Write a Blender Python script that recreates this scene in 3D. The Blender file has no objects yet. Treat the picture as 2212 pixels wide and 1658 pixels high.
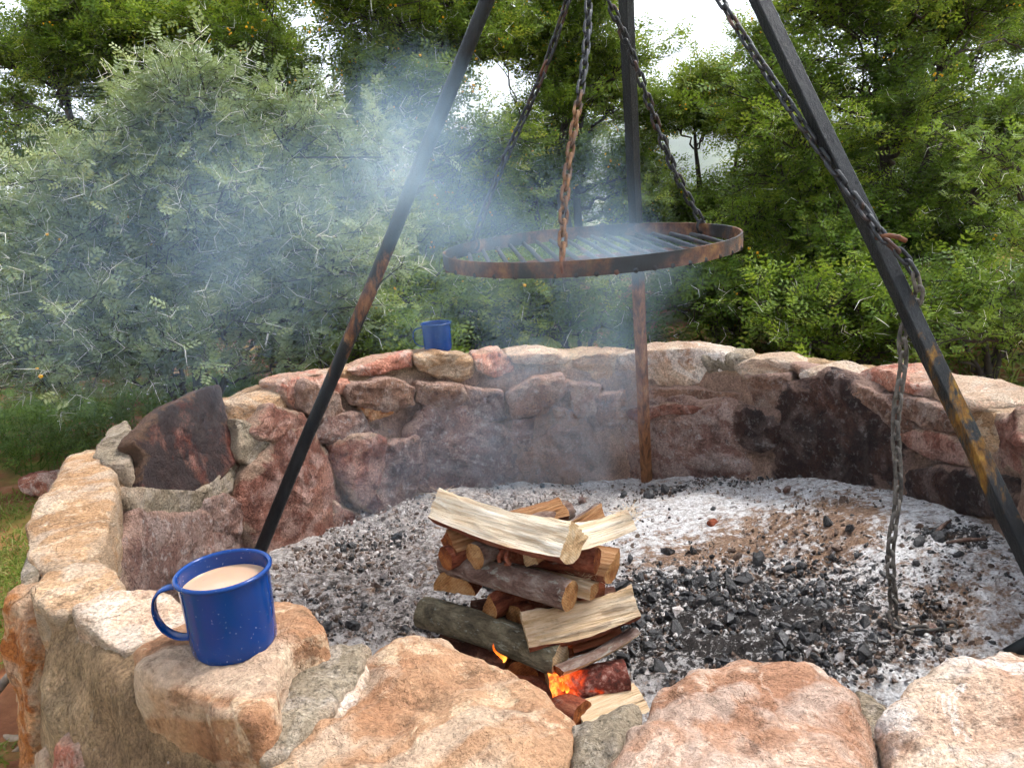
import bpy, math, random
import numpy as np
from mathutils import Matrix, Vector

random.seed(7)
rng = np.random.default_rng(11)
sc = bpy.context.scene
COL = sc.collection
R = math.radians

# ------------------------------------------------------------------ camera
W, H, F = 2212.0, 1658.0, 1700.0
PITCH, ROLL, HC = R(13.5), R(4.5), 0.84
_fw = np.array([0, math.cos(PITCH), -math.sin(PITCH)])
_r0 = np.array([1.0, 0, 0]); _u0 = np.array([0, math.sin(PITCH), math.cos(PITCH)])
RIGHT = math.cos(ROLL) * _r0 - math.sin(ROLL) * _u0
UP = math.sin(ROLL) * _r0 + math.cos(ROLL) * _u0
CAM = np.array([0, 0, HC])
cd = bpy.data.cameras.new('camera'); cam = bpy.data.objects.new('camera', cd); COL.objects.link(cam)
m = Matrix.Identity(4)
for i in range(3):
    m[i][0] = RIGHT[i]; m[i][1] = UP[i]; m[i][2] = -_fw[i]; m[i][3] = CAM[i]
cam.matrix_world = m
cd.sensor_width = 36; cd.lens = 36 * F / W; cd.clip_start = 0.02; cd.clip_end = 6000
sc.camera = cam

# ------------------------------------------------------------------ sky, sun, exposure
SUN_EL, SUN_AZ = R(58), R(70)          # high, from the right and a little behind the trees
wd = bpy.data.worlds.new('World'); sc.world = wd; wd.use_nodes = True
nt = wd.node_tree; nt.nodes.clear()
sky = nt.nodes.new('ShaderNodeTexSky'); sky.sky_type = 'NISHITA'; sky.sun_disc = False
sky.sun_elevation = SUN_EL; sky.sun_rotation = SUN_AZ; sky.air_density = 1.0; sky.dust_density = 1.0; sky.ozone_density = 1.0
hs = nt.nodes.new('ShaderNodeHueSaturation'); hs.inputs['Saturation'].default_value = 0.38   # thin overcast: almost white
bg = nt.nodes.new('ShaderNodeBackground'); bg.inputs['Strength'].default_value = 0.125
wo = nt.nodes.new('ShaderNodeOutputWorld')
nt.links.new(sky.outputs[0], hs.inputs['Color']); nt.links.new(hs.outputs[0], bg.inputs[0]); nt.links.new(bg.outputs[0], wo.inputs[0])
sl = bpy.data.lights.new('sun', 'SUN'); sl.energy = 1.5; sl.angle = R(14); sl.color = (1, 0.97, 0.93)
so = bpy.data.objects.new('sun', sl); COL.objects.link(so)
_sd = Vector((math.sin(SUN_AZ) * math.cos(SUN_EL), math.cos(SUN_AZ) * math.cos(SUN_EL), math.sin(SUN_EL)))
so.rotation_euler = _sd.to_track_quat('Z', 'Y').to_euler()
sc.view_settings.view_transform = 'Standard'; sc.view_settings.look = 'None'
sc.view_settings.exposure = 1.8; sc.view_settings.gamma = 1
sc.view_settings.use_curve_mapping = False
sc.render.engine = 'CYCLES'
cy = sc.cycles
cy.use_denoising = True
cy.max_bounces = 5; cy.diffuse_bounces = 2; cy.glossy_bounces = 2; cy.transmission_bounces = 4
cy.transparent_max_bounces = 8; cy.volume_bounces = 2; cy.sample_clamp_indirect = 6
cy.use_adaptive_sampling = True; cy.adaptive_threshold = 0.06; cy.adaptive_min_samples = 14; cy.volume_step_rate = 2

# ------------------------------------------------------------------ placing helpers (photo pixel of a 2212 px wide picture -> point in the place)
def ray(x, y): return _fw + RIGHT * (x - W / 2) / F - UP * (y - H / 2) / F
def atz(x, y, z): d = ray(x, y); return CAM + d * ((z - HC) / d[2])
def aty(x, y, Y): d = ray(x, y); return CAM + d * (Y / d[1])
PC = np.array([0.10, 1.30])            # centre of the fire pit
def atcyl(x, y, rad):
    d = ray(x, y); a = d[0]**2 + d[1]**2; b = -2 * (d[0]*PC[0] + d[1]*PC[1]); c = PC @ PC - rad * rad
    q = max(b*b - 4*a*c, 0); t = (-b + math.sqrt(q)) / (2*a); return CAM + d * t
def atplane(x, y, o, n): d = ray(x, y); return CAM + d * (np.dot(np.array(o) - CAM, n) / np.dot(d, n))

# ------------------------------------------------------------------ noise
def _hash(ix, iy, iz, s):
    h = (ix.astype(np.uint32) * np.uint32(374761393) + iy.astype(np.uint32) * np.uint32(668265263)
         + iz.astype(np.uint32) * np.uint32(2147483647) + np.uint32((s * 974634777) & 0xffffffff))
    h = (h ^ (h >> np.uint32(13))) * np.uint32(1274126177)
    h = (h ^ (h >> np.uint32(16))) * np.uint32(2246822519)
    return ((h ^ (h >> np.uint32(15))) & np.uint32(0xffffff)).astype(np.float64) / 0xffffff
def vnoise(p, s=0):
    p = np.asarray(p, float); i = np.floor(p).astype(np.int64); f = p - i; u = f*f*f*(f*(f*6-15)+10)
    r = 0
    for dx in (0, 1):
        for dy in (0, 1):
            for dz in (0, 1):
                w = (u[:, 0] if dx else 1-u[:, 0]) * (u[:, 1] if dy else 1-u[:, 1]) * (u[:, 2] if dz else 1-u[:, 2])
                r = r + w * _hash((i[:, 0]+dx) & 0xffffffff, (i[:, 1]+dy) & 0xffffffff, (i[:, 2]+dz) & 0xffffffff, s)
    return r * 2 - 1
def fbm(p, s=0, o=4, g=0.5):
    p = np.asarray(p, float); a = 1.0; r = 0; t = 0
    for k in range(o):
        r = r + a * vnoise(p, s + k * 17); t += a; a *= g; p = p * 2.03 + 3.1
    return r / t
def ridged(p, s=0, o=3):
    a = 1.0; r = 0; t = 0; p = np.asarray(p, float)
    for k in range(o):
        r = r + a * (1 - 2*np.abs(vnoise(p, s + k * 31))); t += a; a *= .5; p = p * 2.1 + 1.7
    return r / t

# ------------------------------------------------------------------ meshes and objects
def mesh(name, v, faces, smooth=True, attrs=None):
    """faces: list of int arrays, each (n,k)"""
    v = np.asarray(v, np.float32); me = bpy.data.meshes.new(name)
    fl = [np.asarray(f, np.int32) for f in (faces if isinstance(faces, (list, tuple)) else [faces]) if len(f)]
    nl = sum(f.size for f in fl); npoly = sum(len(f) for f in fl)
    me.vertices.add(len(v)); me.vertices.foreach_set('co', v.ravel())
    me.loops.add(nl); me.loops.foreach_set('vertex_index', np.concatenate([f.ravel() for f in fl]))
    tot = np.concatenate([np.full(len(f), f.shape[1], np.int32) for f in fl])
    st = np.concatenate([[0], np.cumsum(tot)[:-1]]).astype(np.int32)
    me.polygons.add(npoly); me.polygons.foreach_set('loop_start', st); me.polygons.foreach_set('loop_total', tot)
    me.polygons.foreach_set('use_smooth', np.full(npoly, bool(smooth)))
    me.update(calc_edges=True)
    for k, a in (attrs or {}).items():
        at = me.attributes.new(k, 'FLOAT', 'POINT'); at.data.foreach_set('value', np.asarray(a, np.float32))
    me.validate()
    return me
def obj(name, me, mat=None, parent=None, loc=None):
    o = bpy.data.objects.new(name, me); COL.objects.link(o)
    if mat is not None and me is not None and not me.materials: me.materials.append(mat)
    if parent is not None: o.parent = parent
    if loc is not None: o.location = loc
    return o
def tag(o, label=None, cat=None, group=None, kind=None):
    if label: o['label'] = label
    if cat: o['category'] = cat
    if group: o['group'] = group
    if kind: o['kind'] = kind
    return o
def empty(name, loc=(0, 0, 0)):
    o = bpy.data.objects.new(name, None); COL.objects.link(o); o.location = loc; o.empty_display_size = .05; return o
def quads(nu, nv, wrap=False):
    """grid of nu rows x nv columns, columns wrapped when wrap"""
    i = np.arange(nu - 1)[:, None]; j = np.arange(nv if wrap else nv - 1)[None, :]; j2 = (j + 1) % nv
    return np.stack([i*nv + j, i*nv + j2, (i+1)*nv + j2, (i+1)*nv + j], -1).reshape(-1, 4)
def vnormals(v, qs):
    n = np.zeros_like(v); a, b, c, d = (v[qs[:, k]] for k in range(4))
    fn = np.cross(c - a, d - b)
    for k in range(4): np.add.at(n, qs[:, k], fn)
    return n / (np.linalg.norm(n, axis=1, keepdims=True) + 1e-12)
def frame_from(d, up=(0, 0, 1)):
    d = np.asarray(d, float); d = d / np.linalg.norm(d); u = np.asarray(up, float)
    if abs(d @ u) > .97: u = np.array([0, 1.0, 0])
    s = np.cross(u, d); s /= np.linalg.norm(s); return d, s, np.cross(d, s)
def tube(pts, rad, n=8, caps=True, roll=0.0, square=False):
    """tapered tube along a polyline: verts, faces"""
    pts = np.asarray(pts, float); k = len(pts); rad = np.broadcast_to(np.asarray(rad, float), (k,))
    t = np.gradient(pts, axis=0); t /= np.linalg.norm(t, axis=1, keepdims=True) + 1e-12
    _, s, u = frame_from(t[0]); V = []
    for i in range(k):
        s = s - t[i] * (s @ t[i]); s /= np.linalg.norm(s) + 1e-12; u = np.cross(t[i], s)
        if square:
            e = .86; prof = [(1, -e), (1, e), (e, 1), (-e, 1), (-1, e), (-1, -e), (-e, -1), (e, -1)]
            cs = [(math.cos(roll)*a - math.sin(roll)*b, math.sin(roll)*a + math.cos(roll)*b) for a, b in prof]
        else:
            cs = [(math.cos(2*math.pi*j/n + roll), math.sin(2*math.pi*j/n + roll)) for j in range(n)]
        for a, b in cs: V.append(pts[i] + rad[i] * (a*s + b*u))
    nn = len(cs); fs = [quads(k, nn, True)]
    if caps:
        V += [pts[0], pts[-1]]; c0 = k*nn; j = np.arange(nn); j2 = (j+1) % nn
        fs.append(np.stack([np.full(nn, c0), j2, j], 1)); fs.append(np.stack([np.full(nn, c0+1), (k-1)*nn + j, (k-1)*nn + j2], 1))
    return np.array(V), fs
class Acc:
    def __init__(s): s.v = []; s.f = {}; s.n = 0
    def add(s, v, fs):
        for f in fs: s.f.setdefault(f.shape[1], []).append(np.asarray(f) + s.n)
        s.v.append(np.asarray(v, float)); s.n += len(v)
    def mesh(s, name, smooth=True, attrs=None):
        return mesh(name, np.concatenate(s.v), [np.concatenate(x) for x in s.f.values()], smooth, attrs)

# ------------------------------------------------------------------ materials
class Mt:
    def __init__(s, name):
        s.m = bpy.data.materials.new(name); s.m.use_nodes = True; s.t = s.m.node_tree; s.t.nodes.clear()
        s.out = s.t.nodes.new('ShaderNodeOutputMaterial')
    def n(s, ty, ins=None, **pr):
        nd = s.t.nodes.new(ty)
        for k, v in pr.items(): setattr(nd, k, v)
        for k, v in (ins or {}).items(): s.put(nd.inputs[k], v)
        return nd
    def put(s, sock, v):
        if isinstance(v, bpy.types.NodeSocket): s.t.links.new(v, sock)
        elif isinstance(v, (tuple, list)) and sock.type == 'RGBA' and len(v) == 3: sock.default_value = (*v, 1)
        else: sock.default_value = v
    def coord(s, kind='Object', scale=(1, 1, 1), rnd=True):
        v = s.n('ShaderNodeTexCoord').outputs[kind]
        v = s.n('ShaderNodeMapping', {'Vector': v, 'Scale': scale}).outputs[0]
        if rnd:
            r = s.math('MULTIPLY', s.n('ShaderNodeObjectInfo').outputs['Random'], 37.0)
            v = s.n('ShaderNodeVectorMath', {0: v, 1: s.n('ShaderNodeCombineXYZ', {0: r, 1: r, 2: r}).outputs[0]}, operation='ADD').outputs[0]
        return v
    def noise(s, v, scale, det=4, rough=.55, dist=0): return s.n('ShaderNodeTexNoise', {'Vector': v, 'Scale': scale, 'Detail': det, 'Roughness': rough, 'Distortion': dist}).outputs[0]
    def vor(s, v, scale, out='Distance', feat='F1'): return s.n('ShaderNodeTexVoronoi', {'Vector': v, 'Scale': scale}, feature=feat).outputs[out]
    def math(s, op, a, b=0.0, clamp=False): return s.n('ShaderNodeMath', {0: a, 1: b}, operation=op, use_clamp=clamp).outputs[0]
    def ramp(s, f, stops):
        nd = s.n('ShaderNodeValToRGB', {'Fac': f}); e = nd.color_ramp.elements
        while len(e) < len(stops): e.new(.5)
        for el, (p, c) in zip(e, stops):
            el.position = p; el.color = (c, c, c, 1) if isinstance(c, (int, float)) else (*c, 1)
        return nd.outputs[0]
    def mix(s, f, a, b, mode='MIX'):
        nd = s.n('ShaderNodeMix', data_type='RGBA', blend_type=mode)
        s.put(nd.inputs[0], f); s.put(nd.inputs[6], a); s.put(nd.inputs[7], b); return nd.outputs[2]
    def bump(s, h, st=.5, d=.002, nrm=None):
        i = {'Height': h, 'Strength': st, 'Distance': d}
        if nrm is not None: i['Normal'] = nrm
        return s.n('ShaderNodeBump', i).outputs[0]
    def attr(s, name): return s.n('ShaderNodeAttribute', attribute_name=name).outputs['Fac']
    def bsdf(s, **k):
        nd = s.n('ShaderNodeBsdfPrincipled', {a.replace('_', ' '): b for a, b in k.items()}); s.t.links.new(nd.outputs[0], s.out.inputs[0]); return nd
def hexc(h):
    c = [int(h[i:i+2], 16) / 255 for i in (0, 2, 4)]
    return tuple(x/12.92 if x <= .04045 else ((x+.055)/1.055)**2.4 for x in c)

def stone_mat(name, c1, c2, c3, pale=(.62, .53, .42), pale_amt=.35, soot=0.0, sr=(.34, .60), scale=7, ash=0.0, strata=1.0, lump=1.0, smear=.55, crack=.5, grain=1.0, mort=hexc('a5917b')):
    M = Mt(name); v = M.coord('Object', (1, 1, strata))
    n1 = M.noise(v, scale, 5, .62, .6); col = M.ramp(n1, [(.34, c1), (.5, c2), (.66, c3)])
    n2 = M.noise(v, scale * 2.2, 6, .72, 1.2); col = M.mix(M.math('MULTIPLY', M.ramp(n2, [(.54, 0.0), (.60, 1.0)]), pale_amt), col, pale)
    n8 = M.noise(v, scale * .8, 4, .6, 2.5); col = M.mix(M.ramp(n8, [(.50, 0.0), (.60, .55)]), col, tuple(.55*a + .45*b for a, b in zip(pale, (.36, .31, .29))))
    n5 = M.noise(v, scale * 6, 5, .75); col = M.mix(M.math('MULTIPLY', M.ramp(n5, [(.54, 0.0), (.66, 1.0)]), .6), col, tuple(.42*x for x in c1))
    n3 = M.noise(v, 230, 3, .75); col = M.mix(grain, col, M.ramp(n3, [(.30, .42), (.47, .95), (.56, 1.08), (.72, 1.6)]), 'MULTIPLY')
    if soot:
        n4 = M.noise(v, 5.5, 6, .65, .5); col = M.mix(M.math('MULTIPLY', M.ramp(n4, [(sr[0], 0.0), (sr[1], 1.0)]), soot), col, (.030, .027, .028))
    if ash:
        n6 = M.noise(v, 60, 6, .78); col = M.mix(M.math('MULTIPLY', M.ramp(n6, [(.55, 0.0), (.64, 1.0)]), ash), col, (.5, .47, .45))
    if smear:
        ed = M.attr('edge'); f = M.ramp(M.math('ADD', M.math('MULTIPLY', M.math('SUBTRACT', ed, .5), .95), M.noise(v, 13, 5, .65, .6)), [(.88, 0.0), (.95, 1.0)])
        col = M.mix(M.math('MULTIPLY', f, smear), col, M.mix(1.0, mort, M.ramp(n3, [(.3, .6), (.7, 1.35)]), 'MULTIPLY'))
    wv = M.n('ShaderNodeVectorMath', {0: v, 1: M.n('ShaderNodeVectorMath', {0: M.n('ShaderNodeTexNoise', {'Vector': v, 'Scale': 9.0, 'Detail': 3.0}).outputs[1], 'Scale': .09}, operation='SCALE').outputs[0]}, operation='ADD').outputs[0]
    ck = M.vor(wv, 11, 'Distance', 'DISTANCE_TO_EDGE'); ckm = M.math('MULTIPLY', M.math('MULTIPLY', M.ramp(ck, [(.0, 1.0), (.018, 0.0)]), crack), M.ramp(n1, [(.48, 0.0), (.60, 1.0)]))
    col = M.mix(M.math('MULTIPLY', ckm, .75), col, tuple(.22*x for x in c1))
    h = M.math('SUBTRACT', M.math('ADD', M.noise(v, 55, 6, .75), M.math('MULTIPLY', n3, .30)), M.math('MULTIPLY', ckm, .5))
    b = M.bump(M.noise(v, 17, 5, .68, .6), .7 * lump, .025); b = M.bump(h, 1.0 * lump, .009, b)
    M.bsdf(Base_Color=col, Roughness=.9, Normal=b, Specular_IOR_Level=.2)
    return M.m

MAT = {}
MAT['tan'] = stone_mat('sandstone_tan', hexc('926f4f'), hexc('b68f6a'), hexc('cfab87'), hexc('e2cbae'), .5, strata=2.2)
MAT['buff'] = stone_mat('sandstone_pale', hexc('b08a72'), hexc('cfae93'), hexc('e0c6ad'), hexc('eddcc8'), .6, strata=2.2)
MAT['pink'] = stone_mat('sandstone_pink', hexc('8f5343'), hexc('ba7c66'), hexc('cf9e86'), hexc('e6cfbd'), .5)
MAT['red'] = stone_mat('sandstone_red', hexc('5c3a30'), hexc('855748'), hexc('a67a68'), hexc('c79c8a'), .35, soot=.25)
MAT['brown'] = stone_mat('boulder_brown', hexc('7e573f'), hexc('a67a5a'), hexc('be9876'), hexc('e8cfac'), .5, scale=5, smear=0, crack=.12, grain=.6)
MAT['salmon'] = stone_mat('boulder_salmon', hexc('92654c'), hexc('b08468'), hexc('c39d84'), hexc('e4ccb6'), .5, scale=5, strata=2.5, smear=0, crack=.12, grain=.6)
MAT['white'] = stone_mat('stone_whitish', hexc('a8785a'), hexc('d2b8a0'), hexc('e6d8ca'), hexc('f0e6dc'), .6, scale=5)
MAT['orange'] = stone_mat('stone_orange', hexc('8a4a20'), hexc('b06c38'), hexc('c08a5c'), hexc('d8b890'), .4)
MAT['slab'] = stone_mat('slab_scorched', hexc('5a3028'), hexc('70443a'), hexc('b06044'), hexc('b8745a'), .25, soot=.92, sr=(.36, .47), scale=8, mort=hexc('6f5541'))
MAT['inner'] = stone_mat('wall_stone_scorched', hexc('64483f'), hexc('8c6a5e'), hexc('aa8a7c'), hexc('c4aca0'), .4, soot=.45, ash=.5, smear=.85, mort=hexc('9c8072'))
MAT['innertan'] = stone_mat('wall_stone_brown', hexc('6c4e40'), hexc('926e5a'), hexc('aa8a74'), hexc('c4a894'), .35, soot=.25, ash=.35, smear=.85, mort=hexc('9c8072'))
MAT['sooty'] = stone_mat('wall_stone_sooted', hexc('3a2620'), hexc('553a30'), hexc('6e4c40'), hexc('8c6a5c'), .25, soot=.8, ash=.3, lump=1.6, smear=.85, mort=hexc('9c8072'))
MAT['greyrock'] = stone_mat('grey_stone', hexc('6e6252'), hexc('8d7f6b'), hexc('a39580'), hexc('b8ab98'), .4)

def mortar_mat():
    M = Mt('mortar'); v = M.coord('Object', rnd=False)
    n1 = M.noise(v, 4, 6, .6, .5); col = M.ramp(n1, [(.35, hexc('94785c')), (.55, hexc('b09270')), (.7, hexc('c2aa8c'))])
    n2 = M.noise(v, 11, 6, .65, .4); col = M.mix(M.ramp(n2, [(.56, 0.0), (.66, .8)]), col, hexc('c4b6a2'))
    inn = M.attr('inner')
    col = M.mix(M.math('MULTIPLY', inn, .75), col, M.ramp(M.noise(v, 6, 6, .65, .5), [(.34, hexc('78605a')), (.52, hexc('a68678')), (.68, hexc('bca294'))]))
    soot = M.math('MULTIPLY', inn, M.ramp(M.noise(v, 3.2, 5, .6, .3), [(.46, 0.0), (.68, .6)])); col = M.mix(soot, col, (.05, .042, .038))
    n3 = M.noise(v, 240, 3, .75); col = M.mix(1.0, col, M.ramp(n3, [(.3, .5), (.5, 1.0), (.72, 1.5)]), 'MULTIPLY')
    n7 = M.noise(v, 34, 6, .75); col = M.mix(.8, col, M.ramp(n7, [(.34, .5), (.5, 1.0), (.66, 1.35)]), 'MULTIPLY')
    sp = M.vor(v, 70); col = M.mix(M.math('MULTIPLY', M.ramp(sp, [(.06, 1.0), (.10, 0.0)]), M.ramp(M.noise(v, 9), [(.5, 0.0), (.6, .8)])), col, (.62, .6, .58))
    h = M.math('ADD', M.noise(v, 50, 7, .78), M.math('MULTIPLY', n3, .28))
    b = M.bump(M.noise(v, 15, 6, .7, 1.2), 1.0, .03); b = M.bump(h, 1.0, .010, b)
    M.bsdf(Base_Color=col, Roughness=.93, Normal=b, Specular_IOR_Level=.15); return M.m
MAT['mortar'] = mortar_mat()

def iron_mat(name, rust=0.3, streak=(1, 1, 1), base=(.018, .019, .021), rcol=('5a2a12', '9a5420', 'b87434'), thr=.5, rough=.5):
    M = Mt(name); v = M.coord('Object', streak)
    n = M.noise(v, 9, 6, .65, .3); f = M.math('MULTIPLY', M.ramp(n, [(thr - .06, 0.0), (thr + .06, 1.0)]), rust, True)
    rc = M.ramp(M.noise(v, 40, 5, .7), [(.35, hexc(rcol[0])), (.5, hexc(rcol[1])), (.66, hexc(rcol[2]))])
    col = M.mix(f, M.ramp(M.noise(v, 30, 4), [(.3, base), (.7, tuple(2.2*x for x in base))]), rc)
    b = M.bump(M.noise(v, 180, 5, .7), .35, .002)
    M.bsdf(Base_Color=col, Roughness=M.math('ADD', M.math('MULTIPLY', f, .35), rough), Metallic=M.math('MULTIPLY', M.math('SUBTRACT', 1.0, f), .35), Normal=b); return M.m
MAT['iron'] = iron_mat('black_iron', .35, thr=.62)
MAT['iron_brown'] = iron_mat('iron_brown_rust', .9, thr=.42, rcol=('4a2a1a', '7a4a2c', '8f5c3a'))
MAT['iron_yellow'] = iron_mat('iron_ochre_rust', .95, thr=.46, rcol=('5e3a10', '9c6a18', 'b98a2c'))
MAT['iron_dark'] = iron_mat('painted_black_iron', .12, thr=.6, base=(.012, .016, .017), rough=.42)
MAT['chain'] = iron_mat('chain_black', .25, thr=.6, rough=.42)
MAT['chain_rust'] = iron_mat('chain_rusty', .95, thr=.44, rcol=('46301f', '76502f', '92704c'))
MAT['chain_grey'] = iron_mat('chain_dusty', .9, thr=.28, rcol=('38342f', '625b53', '807970'))
MAT['band'] = iron_mat('grill_band_rust', .9, thr=.50, rcol=('382218', '6a4630', '8e6a40'))

# ------------------------------------------------------------------ fire pit: mortar ring
pit = empty('fire_pit', (PC[0], PC[1], 0))
tag(pit, 'round fire pit of rough sandstone blocks set in sandy mortar', 'fire pit')
_TH = [0, 30, 60, 90, 120, 140, 156, 172, 186, 205, 228, 250, 270, 300, 330, 360]
_ZT = [.39, .382, .39, .408, .436, .432, .445, .425, .405, .415, .432, .41, .375, .36, .375, .39]
_RI = [.735, .735, .735, .735, .74, .745, .75, .755, .755, .73, .72, .74, .76, .76, .745, .735]
_RO = [.93, .94, .95, .95, .95, .95, .95, .93, .87, .822, .835, .865, .90, .92, .93, .93]
def ring_tab(th, tab): return np.interp(np.mod(th, 360), _TH, tab)
def mortar_ring():
    nth = 560; th = np.linspace(0, 360, nth, endpoint=False)
    rows = []
    zt, ri, ro = ring_tab(th, _ZT), ring_tab(th, _RI), ring_tab(th, _RO)
    for t in np.linspace(0, 1, 40): rows.append((ri + .012 * t**8 * 3, -.03 + (zt - .012 + .03) * t))
    for t in np.linspace(.08, .92, 10): rows.append((ri + .036 + (ro - ri - .07) * t, zt + .006 * math.sin(math.pi * t)))
    for t in np.linspace(0, 1, 30): rows.append((ro - .03 * (1 - t)**6 + .045 * t, zt - .012 - (zt + .03) * t))
    k = len(rows); a = np.radians(th)
    v = np.stack([np.stack([r * np.cos(a), r * np.sin(a), z], 1) for r, z in rows])
    v = v.reshape(-1, 3); q = quads(k, nth, True)[:, ::-1]
    n = vnormals(v, q)
    if (n[: nth] * v[: nth]).sum() > 0: n = -n; q = q[:, ::-1]
    d = .014 * fbm(v * 9, 3, 5) + .011 * ridged(v * 7 + 7, 5, 4) + .006 * fbm(v * 40, 9, 3)
    inner = np.repeat([1.0]*38 + [.5, .2] + [0]*(k - 40), nth)
    v = v + n * (d - .004)[:, None]
    return mesh('mortar', v, q, True, {'inner': inner})
obj('mortar', mortar_ring(), MAT['mortar'], pit)

def inflate(poly, tf, tb, k=5.5, kb=3.0, facets=4, amp=.006, rough=.0026, jag=.07, seed=0, nb=112, rings=26, tilt=.28):
    """closed rock from an outline (2-D, metres): a front of tf and a back of tb, cut by flat facets, then worn with noise"""
    rs = np.random.default_rng(seed + 100); P = np.asarray(poly, float)
    x, y = P[:, 0], P[:, 1]; x2, y2 = np.roll(x, -1), np.roll(y, -1); cr = x*y2 - x2*y; A = cr.sum() / 2
    c = np.array([((x+x2)*cr).sum(), ((y+y2)*cr).sum()]) / (6*A)
    if A < 0: P = P[::-1]
    Q = np.vstack([P, P[:1]]); L = np.r_[0, np.cumsum(np.linalg.norm(np.diff(Q, axis=0), axis=1))]
    s = np.linspace(0, L[-1], nb, endpoint=False); B = np.stack([np.interp(s, L, Q[:, 0]), np.interp(s, L, Q[:, 1])], 1)
    for _ in range(2): B = .5*B + .25*(np.roll(B, 1, 0) + np.roll(B, -1, 0))
    size = math.sqrt(abs(A))
    B = c + (B - c) * (1 + jag * fbm(np.c_[(B - c) / size * 4, np.zeros(nb)], seed, 4))[:, None]
    V, T = [], []
    tr = np.sin(np.linspace(0, 1, rings) * math.pi / 2)**.8; tr[0] = .0
    tr_b = tr[::-1][1::3]
    for t in tr[1:]: V.append(np.c_[c + t*(B - c), np.full(nb, tf * max(1 - t**k, 0)**(1/k))]); T.append(t)
    nf = len(V)
    for t in tr_b: V.append(np.c_[c + max(t, .02)*(B - c), np.full(nb, -tb * max(1 - max(t, .02)**kb, 0)**(1/kb))])
    V = np.array(V); rows = len(V); V = V.reshape(-1, 3)
    loc = (V[:, :2] - c) / size; Z0 = V[:, 2].copy()
    for j in range(facets):
        g = rs.normal(0, tilt, 2); o = tf * rs.uniform(.62, 1.0)
        lim = o + (loc @ g) * size; fr = V[:, 2] > 0
        lim = np.maximum(lim, Z0 * .62); V[:, 2] = np.where(fr & (V[:, 2] > lim), lim + (V[:, 2] - lim) * .18, V[:, 2])
    q = quads(rows, nb, True)
    n = vnormals(V, q)
    if (n[nb*5:nb*6, 2]).mean() < 0: q = q[:, ::-1]; n = -n
    Z = V / .1 + seed * 3.7
    d = amp * fbm(Z * 1.6, seed, 3) + amp * .9 * ridged(Z * 1.1, seed + 5, 3) * .7 + rough * fbm(Z * 9, seed + 9, 3)
    V = V + n * d[:, None]
    ctr = np.vstack([V[:nb].mean(0), V[-nb:].mean(0)]); m0 = len(V); V = np.vstack([V, ctr])
    j = np.arange(nb); j2 = (j+1) % nb
    t1 = np.stack([np.full(nb, m0), j2, j], 1); t2 = np.stack([np.full(nb, m0+1), m0 - nb + j, m0 - nb + j2], 1)
    if q[0][1] != 1: t1, t2 = t1[:, ::-1], t2[:, ::-1]
    edge = np.r_[np.repeat(np.r_[np.array(T), np.ones(rows - nf)], nb), 0, 1]
    return V, [q, t1, t2], edge

_SEED = [0]
def stone(kind, mat, px, tf, tb, rad=None, z=None, ny=0.0, name='stone', label=None, parent=pit, tilt_px=None, **kw):
    """kind 'w' face of the inner wall, 'c' upright cap stone, 't' stone lying on the rim, 'n' given plane"""
    _SEED[0] += 1; px = np.asarray(px, float); cpx = px.mean(0)
    if kind in 'wc':
        rr = rad if rad else (.738 if kind == 'w' else .80)
        o = atcyl(*cpx, rr); n = np.array([PC[0] - o[0], PC[1] - o[1], 0]); n /= np.linalg.norm(n); n[2] = ny; n /= np.linalg.norm(n)
    elif kind == 't':
        o = atz(*cpx, z); n = np.array([tilt_px[0] if tilt_px else 0, tilt_px[1] if tilt_px else 0, 1.0]); n /= np.linalg.norm(n)
    else: o, n = np.array(z, float), np.array(tilt_px, float); n /= np.linalg.norm(n)
    e1 = np.cross([0, 0, 1.0], n) if abs(n[2]) < .8 else np.cross([0, 1.0, 0], n); e1 /= np.linalg.norm(e1); e2 = np.cross(n, e1)
    pts = np.array([atplane(x, y, o, n) for x, y in px]) - o
    V, fs, ed = inflate(np.stack([pts @ e1, pts @ e2], 1), tf, tb, seed=_SEED[0], **kw)
    Wd = V[:, :1]*e1 + V[:, 1:2]*e2 + V[:, 2:3]*n
    ob = obj(name, mesh(name, Wd, fs, True, {'edge': ed}), MAT[mat], parent)
    ob.location = o - (np.array([PC[0], PC[1], 0]) if parent is pit else 0)
    if label: ob['label'] = label
    return ob, o, n

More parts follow.
